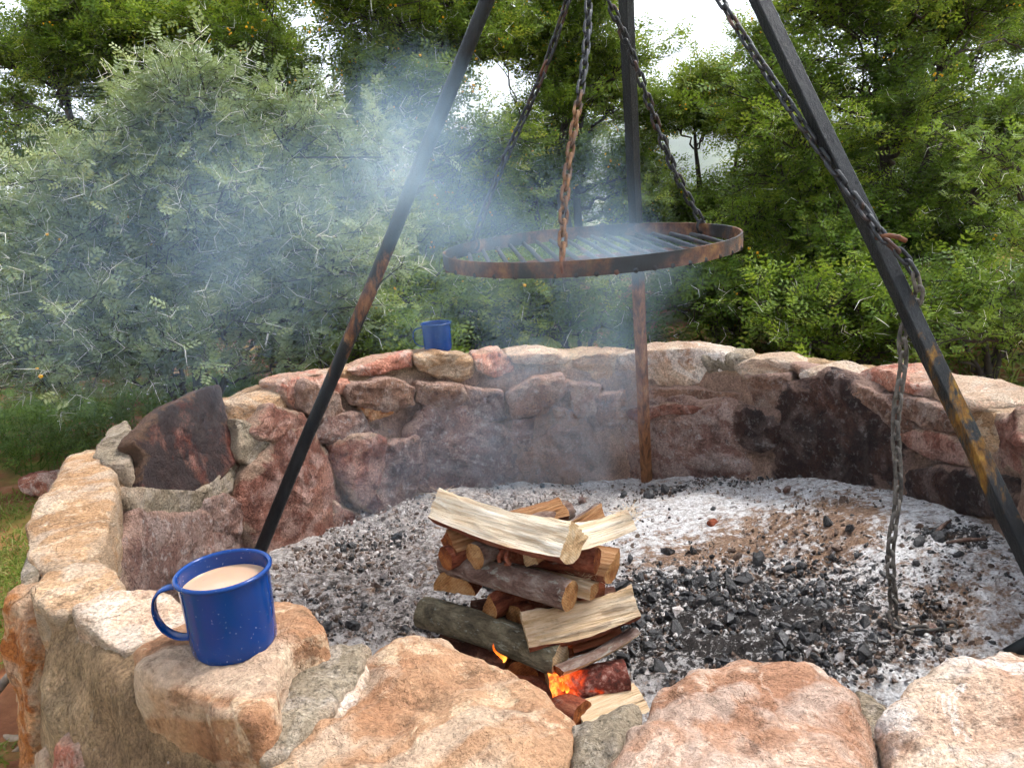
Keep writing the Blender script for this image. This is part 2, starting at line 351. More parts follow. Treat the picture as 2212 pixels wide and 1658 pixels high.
# stones of the inner wall face
WS = [
 ('inner', [(300,1120),(420,1120),(545,1150),(540,1230),(480,1290),(300,1290),(255,1200)], .02),
 ('red', [(595,960),(650,925),(690,1000),(708,1090),(695,1150),(620,1182),(545,1165),(520,1090),(545,1010)], .03),
 ('red', [(722,965),(760,950),(822,958),(812,1000),(800,1060),(830,1110),(765,1075),(725,1020)], .035),
 ('inner', [(822,975),(885,962),(892,1050),(860,1112),(800,1115),(790,1060)], .022),
 ('inner', [(890,935),(930,888),(1020,900),(1090,955),(1096,1010),(1040,1055),(950,1062),(890,1010)], .028),
 ('innertan', [(1105,850),(1150,820),(1205,818),(1210,845),(1175,880),(1115,892)], .03),
 ('innertan', [(1150,965),(1200,930),(1260,935),(1280,1000),(1240,1040),(1160,1040),(1135,1000)], .028),
 ('inner', [(1318,990),(1365,892),(1440,872),(1560,878),(1605,905),(1612,965),(1660,985),(1690,1025),(1560,1042),(1400,1042),(1322,1040)], .035),
 ('red', [(1375,885),(1440,868),(1520,872),(1500,886),(1430,888),(1395,905)], .045),
 ('sooty', [(1600,885),(1680,890),(1690,930),(1655,968),(1615,960),(1596,920)], .035),
 ('sooty', [(1705,925),(1725,850),(1790,825),(1880,850),(1945,905),(1950,1010),(1870,1050),(1750,1040),(1700,1015)], .045),
 ('innertan', [(1745,800),(1850,822),(1935,870),(1985,925),(1960,930),(1890,870),(1800,840)], .03),
 ('red', [(1965,935),(2030,930),(2090,960),(2100,1000),(2040,985),(1985,965)], .03),
 ('sooty', [(1965,1025),(2060,1015),(2190,1040),(2200,1100),(2080,1100),(1970,1080)], .03),
 ('innertan', [(760,835),(830,822),(885,838),(880,870),(820,880),(765,865)], .022),
 ('orange', [(778,880),(832,868),(840,890),(800,905)], .012),
 ('innertan', [(905,830),(985,835),(1000,865),(940,880),(905,862)], .022),
 ('inner', [(1010,840),(1075,850),(1085,900),(1040,905),(1005,880)], .015),
 ('innertan', [(1290,860),(1345,850),(1350,905),(1300,915)], .015),
 ('red', [(580,880),(640,900),(665,935),(590,955),(545,930)], .02),
 ('inner', [(700,900),(770,900),(800,940),(730,955),(690,940)], .014),
 ('innertan', [(1960,860),(2040,880),(2100,925),(2040,925),(1980,900)], .02),
 ('innertan', [(660,830),(720,850),(735,890),(690,905),(655,880)], .015), ('inner', [(930,1050),(1040,1062),(1100,1050),(1090,1085),(960,1090)], .015),
 ('innertan', [(1230,830),(1290,835),(1300,880),(1250,890)], .014), ('inner', [(1110,910),(1150,905),(1145,960),(1105,950)], .012), ('innertan', [(1420,838),(1520,842),(1590,850),(1580,866),(1460,864),(1390,868)], .014),
 ('innertan', [(1620,815),(1700,815),(1705,870),(1640,878)], .014), ('inner', [(400,1105),(480,1070),(520,1110),(500,1150),(430,1140)], .015), ('innertan', [(1200,880),(1260,895),(1270,925),(1210,925)], .012), ('red', [(720,1090),(790,1125),(790,1160),(715,1170)], .015),
 ('red', [(2180,915),(2215,890),(2240,960),(2230,1010),(2190,1000)], .03),
]
for mt_, px, tf in WS:
    px = np.array(px, float); px = px.mean(0) + (px - px.mean(0))*1.24
    stone('w', mt_, px, tf + .006, .05, facets=5, amp=.007, tilt=.3, k=4.5, jag=.12)

stone('w', 'greyrock', [(276,1075),(292,1050),(330,1085),(400,1072),(468,1030),(502,975),(530,1000),(500,1062),(420,1108),(330,1128),(285,1112)], .014, .05, name='mortar_ledge', facets=2, k=4, jag=.14, amp=.008)
stone('w', 'greyrock', [(505,900),(560,920),(610,900),(628,930),(590,985),(540,1010),(512,985)], .010, .05, name='mortar_ledge', facets=2, k=4, jag=.14, amp=.008)
# cap stones standing or lying on the rim, left to right around the back
CS = [
 ('slab', [(287,935),(332,890),(385,862),(430,842),(462,830),(474,868),(492,955),(503,1000),(455,1050),(372,1088),(318,1098),(290,1060),(300,990),(268,960)], .020, .05, .765, dict(jag=.015, facets=2, amp=.0045, k=8, tilt=.10, ny=.22)),
 ('tan', [(476,872),(530,856),(595,840),(615,858),(618,890),(585,930),(520,950),(484,920)], .05, .06, .80, dict(k=3)),
 ('pink', [(573,826),(625,808),(705,798),(724,835),(716,880),(660,902),(605,875)], .06, .07, .80, {}),
 ('pink', [(724,826),(745,818),(758,838),(742,852),(726,848)], .02, .03, .76, {}),
 ('tan', [(700,806),(765,785),(775,812),(745,822),(705,822)], .05, .06, .82, {}),
 ('pink', [(740,798),(800,775),(882,757),(886,788),(840,797),(765,812)], .05, .05, .79, dict(k=4)),
 ('tan', [(880,760),(935,752),(1000,762),(1018,772),(1014,808),(988,822),(935,806),(888,795)], .075, .07, .80, dict(k=4.5, facets=2)),
 ('pink', [(1018,762),(1075,752),(1098,775),(1116,800),(1098,816),(1055,808),(1022,792)], .06, .05, .80, {}),
 ('buff', [(1090,758),(1135,752),(1185,753),(1235,766),(1228,782),(1140,778),(1098,776)], .075, .07, .81, dict(k=4)),
 ('tan', [(1237,772),(1262,762),(1300,756),(1329,757),(1329,826),(1296,830),(1240,806)], .06, .06, .79, dict(k=4, facets=3)),
 ('white', [(1342,766),(1400,746),(1500,741),(1585,757),(1602,772),(1590,795),(1545,826),(1450,832),(1350,828)], .075, .07, .80, dict(facets=4, tilt=.35)),
 ('greyrock', [(1520,756),(1620,762),(1632,785),(1590,800),(1540,800)], .06, .06, .80, dict(k=3)),
 ('buff', [(1602,786),(1640,768),(1700,764),(1740,784),(1728,800),(1680,806),(1620,806)], .07, .07, .79, dict(facets=4)),
 ('white', [(1758,798),(1795,782),(1850,806),(1875,826),(1810,828),(1764,816)], .07, .07, .79, {}),
 ('pink', [(1850,818),(1905,788),(1965,794),(2060,826),(2055,850),(1985,838),(1900,832)], .07, .08, .80, dict(k=4)),
 ('buff', [(2020,812),(2090,826),(2185,850),(2205,878),(2130,884),(2050,856)], .08, .08, .81, dict(k=4)),
 ('tan', [(2105,875),(2205,884),(2230,900),(2215,985),(2150,960),(2110,915)], .06, .06, .79, {}),
]
for mt_, px, tf, tb, rad, kw in CS: stone('c', mt_, px, tf, tb, rad=rad, **kw)

# stones lying on the rim at the left and in front
TS = [
 ('tan', [(148,998),(195,984),(246,998),(254,1050),(250,1110),(246,1168),(222,1208),(160,1238),(105,1252),(62,1232),(70,1165),(100,1092),(135,1030)], .42, .032, .09, dict(facets=4, tilt=.25, k=4.5, amp=.008)),
 ('greyrock', [(205,992),(238,930),(272,922),(300,955),(282,1002),(232,1008)], .435, .02, .1, dict(k=3, jag=.12)),
 ('greyrock', [(42,1246),(74,1198),(97,1208),(88,1252),(52,1278)], .42, .015, .06, dict(k=3)),
 ('tan', [(72,1284),(112,1248),(212,1214),(252,1250),(278,1296),(205,1325),(160,1332),(128,1342),(82,1318)], .43, .014, .065, dict(facets=2, tilt=.1, k=6, kb=6)),
 ('buff', [(158,1328),(250,1298),(345,1294),(420,1330),(440,1378),(330,1396),(282,1425),(236,1404),(172,1352)], .435, .014, .055, dict(facets=2, tilt=.12, k=6, kb=6)),
]
for mt_, px, z, tf, tb, kw in TS: stone('t', mt_, px, tf, tb, z=z, **kw)
MUGSTONE = stone('t', 'brown', [(292,1440),(330,1400),(420,1372),(600,1328),(662,1340),(722,1388),(690,1412),(628,1440),(600,1500),(604,1560),(560,1600),(470,1570),(380,1530),(305,1480)], .022, .075, z=.449, facets=0, k=5, kb=3.5, amp=.006)
BOULDERS = [
 stone('t', 'brown', [(795,1446),(870,1418),(960,1420),(1080,1460),(1185,1512),(1240,1582),(1250,1660),(1235,1760),(1000,1900),(700,1880),(560,1760),(590,1690),(690,1600),(765,1500)], .042, .2, z=.40, facets=6, tilt=.30, k=3.4, amp=.014, rough=.003, jag=.03, nb=180, rings=44),
 stone('t', 'salmon', [(1332,1690),(1392,1580),(1480,1484),(1600,1456),(1735,1466),(1838,1518),(1860,1580),(1890,1700),(1800,1850),(1500,1880),(1360,1800)], .046, .2, z=.40, facets=6, tilt=.30, k=3.4, amp=.014, rough=.003, jag=.03, nb=180, rings=44),
 stone('t', 'white', [(1885,1610),(1960,1545),(2050,1500),(2150,1452),(2260,1425),(2360,1450),(2380,1650),(2280,1800),(2000,1830),(1910,1720)], .05, .2, z=.40, facets=4, tilt=.25, k=3, amp=.01, nb=160, rings=36),
]
stone('t', 'greyrock', [(1240,1605),(1300,1575),(1372,1555),(1380,1590),(1330,1670),(1290,1760),(1245,1740)], .03, .12, z=.40, k=3, name='mortar_lump')
stone('t', 'greyrock', [(1850,1500),(1885,1520),(1920,1560),(1915,1660),(1900,1740),(1880,1640)], .012, .1, z=.39, name='mortar_lump')
stone('t', 'greyrock', [(600,1440),(700,1405),(800,1408),(770,1470),(700,1560),(610,1640),(575,1650),(590,1540)], .010, .12, z=.425, facets=1, tilt=.05, k=4, name='mortar_lump')
stone('t', 'white', [(770,1440),(800,1425),(795,1470),(760,1530),(700,1590),(620,1650),(600,1640),(690,1550)], .008, .1, z=.418, facets=1, k=3, name='mortar_lump')
# outer face at the left
def outer(mat, th, z, w, h, tf, tilt=0.0, **kw):
    a = R(th); rr = float(ring_tab(th, _RO)) - .008 + .045 * (.4 - z) / .4
    o = np.array([PC[0] + rr*math.cos(a), PC[1] + rr*math.sin(a), z]); n = np.array([math.cos(a), math.sin(a), .12])
    _SEED[0] += 1; rs = np.random.default_rng(_SEED[0]); k = 9
    an = np.sort((np.arange(k) + rs.uniform(-.3, .3, k)) * 2*math.pi/k); r = rs.uniform(.78, 1.12, k)
    P = np.stack([np.cos(an)*r*w/2, np.sin(an)*r*h/2], 1)
    ct, st = math.cos(tilt), math.sin(tilt); P = np.stack([P[:, 0]*ct - P[:, 1]*st, P[:, 0]*st + P[:, 1]*ct], 1)
    n /= np.linalg.norm(n); e1 = np.cross([0, 0, 1.0], n); e1 /= np.linalg.norm(e1); e2 = np.cross(n, e1)
    V, fs, ed = inflate(P, tf, .05, seed=_SEED[0], k=3.5, facets=4, amp=.009, jag=.1, **kw)
    ob = obj('stone', mesh('stone', V[:, :1]*e1 + V[:, 1:2]*e2 + V[:, 2:3]*n, fs, True, {'edge': ed}), MAT[mat], pit); ob.location = o - np.array([PC[0], PC[1], 0])
for mt_, th, z, w, h, tf in [('orange',212,.30,.12,.26,.035),('tan',198,.27,.14,.22,.03),('brown',221,.22,.11,.14,.03),('pink',229,.29,.10,.13,.03),('orange',236,.17,.16,.12,.03),('brown',243,.28,.13,.12,.035),
                             ('tan',204,.10,.18,.14,.03),('orange',224,.07,.16,.13,.03),('pink',186,.30,.12,.16,.02),('tan',184,.12,.2,.16,.03),('brown',250,.13,.17,.15,.03),('salmon',262,.22,.16,.2,.03),('tan',275,.15,.2,.2,.03),
                             ('pink',290,.22,.18,.2,.03),('orange',306,.15,.2,.2,.03),('tan',322,.22,.18,.2,.03),('red',338,.16,.2,.2,.03),('pink',170,.22,.2,.2,.03),('tan',354,.22,.18,.2,.03)]:
    outer(mt_, th, z, w, h, tf)
# the rim goes on at the right, out of the picture
for i, th in enumerate((-14, -27, -40)):
    a = R(th); c = np.array([PC[0] + .83*math.cos(a), PC[1] + .83*math.sin(a), .40]); _SEED[0] += 1
    rs = np.random.default_rng(_SEED[0]); an = np.arange(9)*2*math.pi/9; r = rs.uniform(.85, 1.1, 9)
    P = np.stack([np.cos(an)*r*.10, np.sin(an)*r*.095], 1); ct, st = math.cos(a), math.sin(a)
    V, fs, ed = inflate(np.stack([P[:, 0]*ct - P[:, 1]*st, P[:, 0]*st + P[:, 1]*ct], 1), .04, .12, seed=_SEED[0], facets=3)
    obj('stone', mesh('stone', V, fs, True, {'edge': ed}), MAT[('buff', 'salmon', 'tan')[i]], pit, c - np.array([PC[0], PC[1], 0]))

# ------------------------------------------------------------------ ash floor
_FP = np.array([(-.60,1.30,.15),(-.57,1.57,.125),(-.48,1.73,.10),(-.21,1.95,.10),(.0,2.0,.075),(.16,2.02,.055),(.34,1.98,.07),(.55,1.86,.10),(.71,1.68,.155),(.78,1.53,.175),(.82,1.39,.2),(.8,1.2,.2),
                (.1,1.25,.085),(-.2,1.2,.09),(.4,1.3,.10),(.55,1.1,.13),(.1,.9,.08),(.1,.62,.09),(.45,.75,.11),(-.3,.85,.11),(-.5,1.0,.14),(.3,1.6,.09),(-.2,1.6,.085)])
def floor_z(x, y):
    x = np.asarray(x, float); y = np.asarray(y, float)
    d = (x[..., None] - _FP[:, 0])**2 + (y[..., None] - _FP[:, 1])**2 + .012
    w = d**-1.6; return (w * _FP[:, 2]).sum(-1) / w.sum(-1)
def px_floor(x, y):
    z = .1
    for _ in range(4): p = atz(x, y, z); z = float(floor_z(p[0], p[1]))
    return atz(x, y, z)
def zone(x, y, cpx, rx, ry, rot=0.0):
    c = px_floor(*cpx); dx, dy = x - c[0], y - c[1]; ct, st = math.cos(rot), math.sin(rot)
    return np.exp(-(((dx*ct + dy*st)/rx)**2 + ((-dx*st + dy*ct)/ry)**2))
CHAR_ZONES = [((1560,1310),.26,.15,0.0,.82),((1820,1350),.20,.13,0,.62),((1400,1330),.15,.16,0,.75),((1470,1055),.14,.035,.1,.8),((1640,1040),.10,.03,0,.5),((2060,1160),.07,.05,-.4,.9),((760,1290),.13,.15,0,.42),((820,1180),.16,.1,0,.38),((1650,1440),.12,.06,0,.75),((900,1350),.14,.08,0,.4)]
def char_amt(x, y):
    r = 0
    for c, rx, ry, ro, s in CHAR_ZONES: r = r + s * zone(x, y, c, rx, ry, ro)
    return np.clip(r, 0, 1)
def rust_amt(x, y):
    return np.clip(1.1*zone(x, y, (1830,1140), .12, .06, .9) + .8*zone(x, y, (1620,1150), .22, .08, .2) + .6*zone(x, y, (2020,1330), .14, .12, 0) + .7*zone(x, y, (1560,1200), .2, .05, 0) + .7*zone(x, y, (1720,1230), .09, .03, 0), 0, 1)
def grey_amt(x, y):
    return np.clip(1.25*zone(x, y, (800,1240), .34, .34, 0) + .9*zone(x, y, (1150,1080), .4, .14, 0) + .6*zone(x, y, (1400,1480), .2, .1, 0), 0, 1)
def ash_floor():
    g = .0052; xs = np.arange(-.68, .90, g); ys = np.arange(.53, 2.09, g); X, Y = np.meshgrid(xs, ys, indexing='ij')
    x, y = X.ravel(), Y.ravel(); z = floor_z(x, y)
    P = np.stack([x, y, np.zeros_like(x)], 1); ca, ra, ga = char_amt(x, y), rust_amt(x, y), grey_amt(x, y)
    rough = .35 + .9*np.maximum(ga*.8, ca)
    bil = 1 - np.abs(vnoise(P*55, 3)); bil2 = np.abs(vnoise(P*110, 8))
    z = z + .014*fbm(P*7, 2, 3) + rough * (.009*fbm(P*26, 4, 4) + .006*(bil - .6) + .004*bil2)
    rad = np.hypot(x - PC[0], y - PC[1]); th = np.degrees(np.arctan2(y - PC[1], x - PC[0]))
    keep = rad < ring_tab(th, _RI) + .04
    q = quads(len(xs), len(ys)); q = q[keep[q].all(1)]
    used = np.zeros(len(x), bool); used[q] = True; idx = np.cumsum(used) - 1
    return mesh('ash_bed', np.stack([x, y, z], 1)[used], idx[q], True, {'char': ca[used], 'rust': ra[used], 'grey': ga[used]})
def ash_mat():
    M = Mt('ash'); v = M.coord('Object', rnd=False); ca, ra, ga = M.attr('char'), M.attr('rust'), M.attr('grey')
    n = M.noise(v, 60, 8, .75); white = M.ramp(n, [(.36, hexc('a69d97')), (.47, hexc('dbd6d3')), (.56, hexc('f4f2f1'))])
    grey = M.ramp(M.noise(v, 75, 6, .78), [(.36, hexc('4e4744')), (.48, hexc('8f8681')), (.60, hexc('d2cbc6'))])
    col = M.mix(ga, white, grey)
    rust = M.ramp(M.noise(v, 90, 6, .7), [(.35, hexc('6e4c36')), (.55, hexc('94704f')), (.68, hexc('c4aa96'))])
    nr = M.noise(v, 38, 7, .75); f = M.math('MULTIPLY', M.ramp(M.math('ADD', nr, M.math('MULTIPLY', ra, .22)), [(.54, 0.0), (.66, 1.0)]), .9); col = M.mix(f, col, rust)
    nc = M.noise(v, 48, 7, .72); nd_ = M.noise(v, 150, 5, .75); f = M.ramp(M.math('ADD', M.math('ADD', M.math('MULTIPLY', nc, .55), M.math('MULTIPLY', nd_, .45)), M.math('MULTIPLY', ca, .15)), [(.575, 0.0), (.625, 1.0)]); col = M.mix(f, col, M.ramp(nd_, [(.4, (.02, .019, .019)), (.6, (.07, .06, .055))]))
    sp = M.noise(v, 210, 4, .7); col = M.mix(.85, col, M.ramp(sp, [(.32, .45), (.5, 1.0), (.7, 1.25)]), 'MULTIPLY')
    b = M.bump(M.noise(v, 110, 7, .8), 1.0, .012)
    M.bsdf(Base_Color=col, Roughness=.97, Normal=b, Specular_IOR_Level=.1); return M.m
MAT['ash'] = ash_mat()
ash = obj('ash_bed', ash_floor(), MAT['ash']); tag(ash, 'bed of white and grey ash inside the pit', 'ash', kind='structure')

_IC = None
def ico():
    g = (1 + 5**.5) / 2
    v = np.array([(-1,g,0),(1,g,0),(-1,-g,0),(1,-g,0),(0,-1,g),(0,1,g),(0,-1,-g),(0,1,-g),(g,0,-1),(g,0,1),(-g,0,-1),(-g,0,1)], float); v /= np.linalg.norm(v[0])
    f = np.array([(0,11,5),(0,5,1),(0,1,7),(0,7,10),(0,10,11),(1,5,9),(5,11,4),(11,10,2),(10,7,6),(7,1,8),(3,9,4),(3,4,2),(3,2,6),(3,6,8),(3,8,9),(4,9,5),(2,4,11),(6,2,10),(8,6,7),(9,8,1)])
    return v, f
def rand_rot(n, rs):
    q = rs.normal(size=(n, 4)); q /= np.linalg.norm(q, axis=1, keepdims=True); w, x, y, z = q.T
    return np.stack([np.stack([1-2*(y*y+z*z), 2*(x*y-z*w), 2*(x*z+y*w)], 1), np.stack([2*(x*y+z*w), 1-2*(x*x+z*z), 2*(y*z-x*w)], 1), np.stack([2*(x*z-y*w), 2*(y*z+x*w), 1-2*(x*x+y*y)], 1)], 1)
def chunks(n, rs, pos, size, aniso=(1, .75, .6), jit=.28):
    v0, f0 = ico(); V = v0[None] * (1 + rs.uniform(-jit, jit, (n, 12, 1))) * np.array(aniso) * rs.uniform(.7, 1.25, (n, 1, 3)) * np.asarray(size)[:, None, None]
    V = np.einsum('nij,nkj->nki', rand_rot(n, rs), V) + pos[:, None, :]
    Fc = f0[None] + (np.arange(n) * 12)[:, None, None]
    return V.reshape(-1, 3), Fc.reshape(-1, 3)
def scatter(n, rs, weight, wmax=1.0):
    out = []
    while len(out) < n:
        a = rs.uniform(0, 2*math.pi, 4000); r = .735 * np.sqrt(rs.uniform(0, 1, 4000)); x = PC[0] + r*np.cos(a); y = PC[1] + r*np.sin(a)
        k = rs.uniform(0, wmax, 4000) < weight(x, y); out += list(zip(x[k], y[k]))
    o = np.array(out[:n]); return o[:, 0], o[:, 1]
def charcoal_mat():
    M = Mt('charcoal'); v = M.coord('Object', (1, 1, 1))
    n = M.noise(v, 160, 5, .7); col = M.ramp(n, [(.4, (.008, .008, .009)), (.56, (.022, .021, .022)), (.68, (.26, .25, .24))])
    M.bsdf(Base_Color=col, Roughness=.5, Normal=M.bump(M.noise(v, 260, 4, .7), .5, .003), Specular_IOR_Level=.6); return M.m
def clump_mat(name, a, b, c):
    M = Mt(name); v = M.coord('Object', rnd=False); col = M.ramp(M.noise(v, 70, 5, .7), [(.35, hexc(a)), (.5, hexc(b)), (.65, hexc(c))])
    M.bsdf(Base_Color=col, Roughness=.97, Normal=M.bump(M.noise(v, 240, 5, .75), .8, .003), Specular_IOR_Level=.1); return M.m
MAT['charcoal'] = charcoal_mat(); MAT['ashclump'] = clump_mat('ash_clumps', '857b75', 'b5ada8', 'dedad7'); MAT['cinder'] = clump_mat('cinders', '3c302a', '6a5a50', '8e7c70')
rs = np.random.default_rng(5)
_hole = lambda x, y: (np.hypot(x - .0, y - 1.11) > .13)
x, y = scatter(4200, rs, lambda x, y: (.06 + char_amt(x, y)**1.3) * _hole(x, y)); s = rs.gamma(2.5, .0013, 4200) * (.55 + .6*char_amt(x, y)) + .0012
v, f = chunks(4200, rs, np.stack([x, y, floor_z(x, y) + s*.6], 1), s)
o = obj('charcoal_bits', mesh('charcoal_bits', v, f, False), MAT['charcoal']); tag(o, 'small black charcoal bits strewn over the ash', 'charcoal', kind='stuff')
x, y = scatter(9000, rs, lambda x, y: (.35 + .9*np.clip(grey_amt(x, y) + .7*char_amt(x, y), 0, 1)) * _hole(x, y)); s = (rs.gamma(2.0, .0008, 9000) + .0007) * (1 + .15*char_amt(x, y))
v, f = chunks(9000, rs, np.stack([x, y, floor_z(x, y) + s*.3], 1), s, (1.2, .8, .5), .45)
o = obj('ash_crumbs', mesh('ash_crumbs', v, f, False), MAT['ashclump']); tag(o, 'pale crumbs of ash scattered over the pit floor', 'ash', kind='stuff')
x, y = scatter(2600, rs, lambda x, y: (.06 + .7*np.clip(grey_amt(x, y) + rust_amt(x, y) + .5*char_amt(x, y), 0, 1)) * _hole(x, y)); s = rs.gamma(2.5, .0009, 2600) + .0010
v, f = chunks(2600, rs, np.stack([x, y, floor_z(x, y) + s*.45], 1), s)
o = obj('cinders', mesh('cinders', v, f, False), MAT['cinder']); tag(o, 'brown grey cinders mixed into the ash', 'cinders', kind='stuff')
x, y = scatter(3600, rs, lambda x, y: char_amt(x, y)**1.2 * _hole(x, y)); s = rs.gamma(2.2, .0009, 3600) + .0008
v, f = chunks(3600, rs, np.stack([x, y, floor_z(x, y) + s*.6 + .001], 1), s, (1.2, .8, .6), .45)
k_ = (np.arange(len(f)) // 20) % 5 < 2
for nm_, mk_, mm_, lb_ in (('ash_crumbs', k_, 'ashclump', 'pale ash crumbs caught between the charcoal lumps'), ('cinders', ~k_, 'cinder', 'brown cinders caught between the charcoal lumps')):
    us = np.unique(f[mk_]); mp = np.zeros(len(v), int); mp[us] = np.arange(len(us)); o = obj(nm_, mesh(nm_, v[us], mp[f[mk_]], False), MAT[mm_]); tag(o, lb_, 'ash' if nm_ == 'ash_crumbs' else 'cinders', kind='stuff')
# larger lumps one can pick out
LUMP = []
def subdiv(v, f):
    v = list(map(tuple, v)); c = {}; o = []
    def mid(a, b):
        k = (min(a, b), max(a, b))
        if k not in c: c[k] = len(v); v.append(tuple((np.array(v[a]) + np.array(v[b]))/2))
        return c[k]
    for a, b, d in f: x, y, z = mid(a, b), mid(b, d), mid(d, a); o += [(a, x, z), (b, y, x), (d, z, y), (x, y, z)]
    return np.array(v), np.array(o)
for k in range(8):
    q_ = np.random.default_rng(k + 40); vv, ff = chunks(1, q_, np.zeros((1, 3)), [1.0], (1.15, .8, .7), .3); vv, ff = subdiv(vv, ff); vv = vv*(1 + .22*fbm(vv*2.2 + k*9, k, 3))[:, None]
    LUMP.append(mesh('charcoal_lump', vv, ff, False)); LUMP[-1].materials.append(MAT['charcoal'])
x, y = scatter(110, rs, lambda x, y: char_amt(x, y)**2 * _hole(x, y) * (np.hypot(x-PC[0], y-PC[1]) < .70))
for i in range(110):
    s_ = float(rs.uniform(.0075, .0145))
    o = obj('charcoal_lump', LUMP[i % 8]); o.location = (x[i], y[i], float(floor_z(x[i], y[i])) + s_*.55); o.scale = (s_, s_, s_); o.rotation_euler = (rs.uniform(-.4, .4), rs.uniform(-.4, .4), rs.uniform(0, 6.3))
    tag(o, 'small black lump of charcoal in the ash bed', 'charcoal', 'loose charcoal lumps in the ash')
for px_, s_, lab in [((1540,1105),.010,'black charcoal lump alone on white ash behind the brown block'),((1790,1135),.011,'black charcoal lump near the rusty streak in the white ash'),((1640,1215),.013,'larger black charcoal lump at the upper edge of the charcoal patch'),((1835,1150),.012,'black charcoal lump lying at the end of the rusty streak'),((2068,1205),.010,'single charcoal lump on white ash left of the yellow leg')]:
    p = px_floor(*px_); o = obj('charcoal_lump', LUMP[int(p[0]*100) % 8]); o.location = (p[0], p[1], p[2] + s_*.6); o.scale = (s_,)*3; tag(o, lab, 'charcoal', 'loose charcoal lumps in the ash')

# ------------------------------------------------------------------ tripod
def leg_mat(name, rc, base=(.007, .008, .009)):
    M = Mt(name); v = M.coord('Object', (1, 1, .35)); a = M.attr('rust')
    n = M.noise(v, 28, 7, .7, .3); f = M.ramp(M.math('ADD', n, M.math('MULTIPLY', M.math('SUBTRACT', a, .5), .55)), [(.50, 0.0), (.60, 1.0)])
    rcol = M.ramp(M.noise(v, 70, 6, .72), [(.34, hexc(rc[0])), (.5, hexc(rc[1])), (.66, hexc(rc[2]))])
    col = M.mix(f, M.ramp(M.noise(v, 40, 4), [(.3, base), (.7, tuple(2.4*x for x in base))]), rcol)
    sp = M.vor(v, 26); col = M.mix(M.math('MULTIPLY', M.ramp(sp, [(.10, 1.0), (.14, 0.0)]), M.ramp(M.noise(v, 5), [(.58, 0.0), (.62, .7)])), col, (.3, .31, .31))
    M.bsdf(Base_Color=col, Roughness=M.math('ADD', M.math('MULTIPLY', f, .4), .42), Specular_IOR_Level=.28, Normal=M.bump(M.noise(v, 160, 6, .7), .6, .004)); return M.m
MAT['leg_brown'] = leg_mat('tripod_leg_brown', ('3e2416', '7a5032', '9a704a'))
MAT['leg_ochre'] = leg_mat('tripod_leg_ochre', ('3a2610', '735020', '94722e'))
APEX = aty(1324, -657, 1.5)
tripod = empty('cooking_tripod', (0, 0, 0)); tag(tripod, 'tall black iron tripod standing in the fire pit', 'tripod')
FL, FB = atz(548, 1222, .115), atz(1397, 1046, .062)
_Q = aty(2004, 755, 1.075); FR = APEX + (_Q - APEX)*((.165 - APEX[2])/(_Q[2] - APEX[2]))
def leg(foot, rad, square, roll, rust, mat, bend=0.0, label=None, n=14):
    d = foot - APEX; t = np.linspace(-.02, 1.0, 90); p = APEX + t[:, None]*d
    p = p + np.outer(bend * np.exp(-((t - .62)/.12)**2), np.array([1.0, 0, .2])) + .0012*np.stack([fbm(np.c_[t*9, t*0, t*0], k, 3) for k in (1, 2, 3)], 1)
    v, fs = tube(p, rad, n, True, roll, square); k = 8 if square else n
    ru = np.repeat([rust(a) for a in t], k); ru = np.r_[ru, ru[0], ru[-1]]
    o = obj('leg', mesh('leg', v, fs, not square, {'rust': ru}), mat, tripod)
    if label: o['label'] = label
    return o
def bandf(a, b, hi, lo=0.05):
    return lambda t: lo + (hi - lo) * (1/(1+math.exp(-(t-a)/.03)) - 1/(1+math.exp(-(t-b)/.03)))
leg(FL, .0133, False, 0, bandf(.56, .71, .66, .06), MAT['leg_brown'], .006, 'left leg, round and rust brown at its middle')
RLEG = leg(FR, .0107, True, .5, bandf(.66, .88, .62, .02), MAT['leg_ochre'], 0, 'right leg, square with ochre rust low down')
leg(FB, .0112, True, .75, bandf(.64, 1.1, .95, .0), MAT['leg_brown'], 0, 'back leg, rusty brown below the grill')
def part_tube(name, pts, rad, mat, parent, n=10):
    v, fs = tube(pts, rad, n); return obj(name, mesh(name, v, fs), mat, parent)
a_ = np.linspace(0, 2*math.pi, 25)
part_tube('apex_ring', [APEX + np.array([.035*math.cos(t), .035*math.sin(t), -.01]) for t in a_], .007, MAT['iron_dark'], tripod)
PUL = aty(1335, -330, 1.5)
part_tube('hanger_rod', [APEX + np.array([.0, -.034, -.01]), (APEX + PUL)/2 + np.array([.01, -.02, 0]), PUL + np.array([0, 0, .012])], .006, MAT['iron_dark'], tripod)
def LEGR(t): return APEX + t*(FR - APEX)
def leg_t(py):          # where the right leg passes a picture row
    best = min(np.linspace(.2, 1, 400), key=lambda t: abs(H/2 - F*((LEGR(t)-CAM) @ UP)/((LEGR(t)-CAM) @ _fw) - py)); return best
HK = LEGR(leg_t(512))
hk = [HK + np.array([-.002, -.008, .0]), HK + np.array([.0, -.022, .003]), HK + np.array([.008, -.030, .004]), HK + np.array([.020, -.031, .001]), HK + np.array([.031, -.030, -.005])]
part_tube('hook', hk, .0036, MAT['iron_brown'], RLEG)

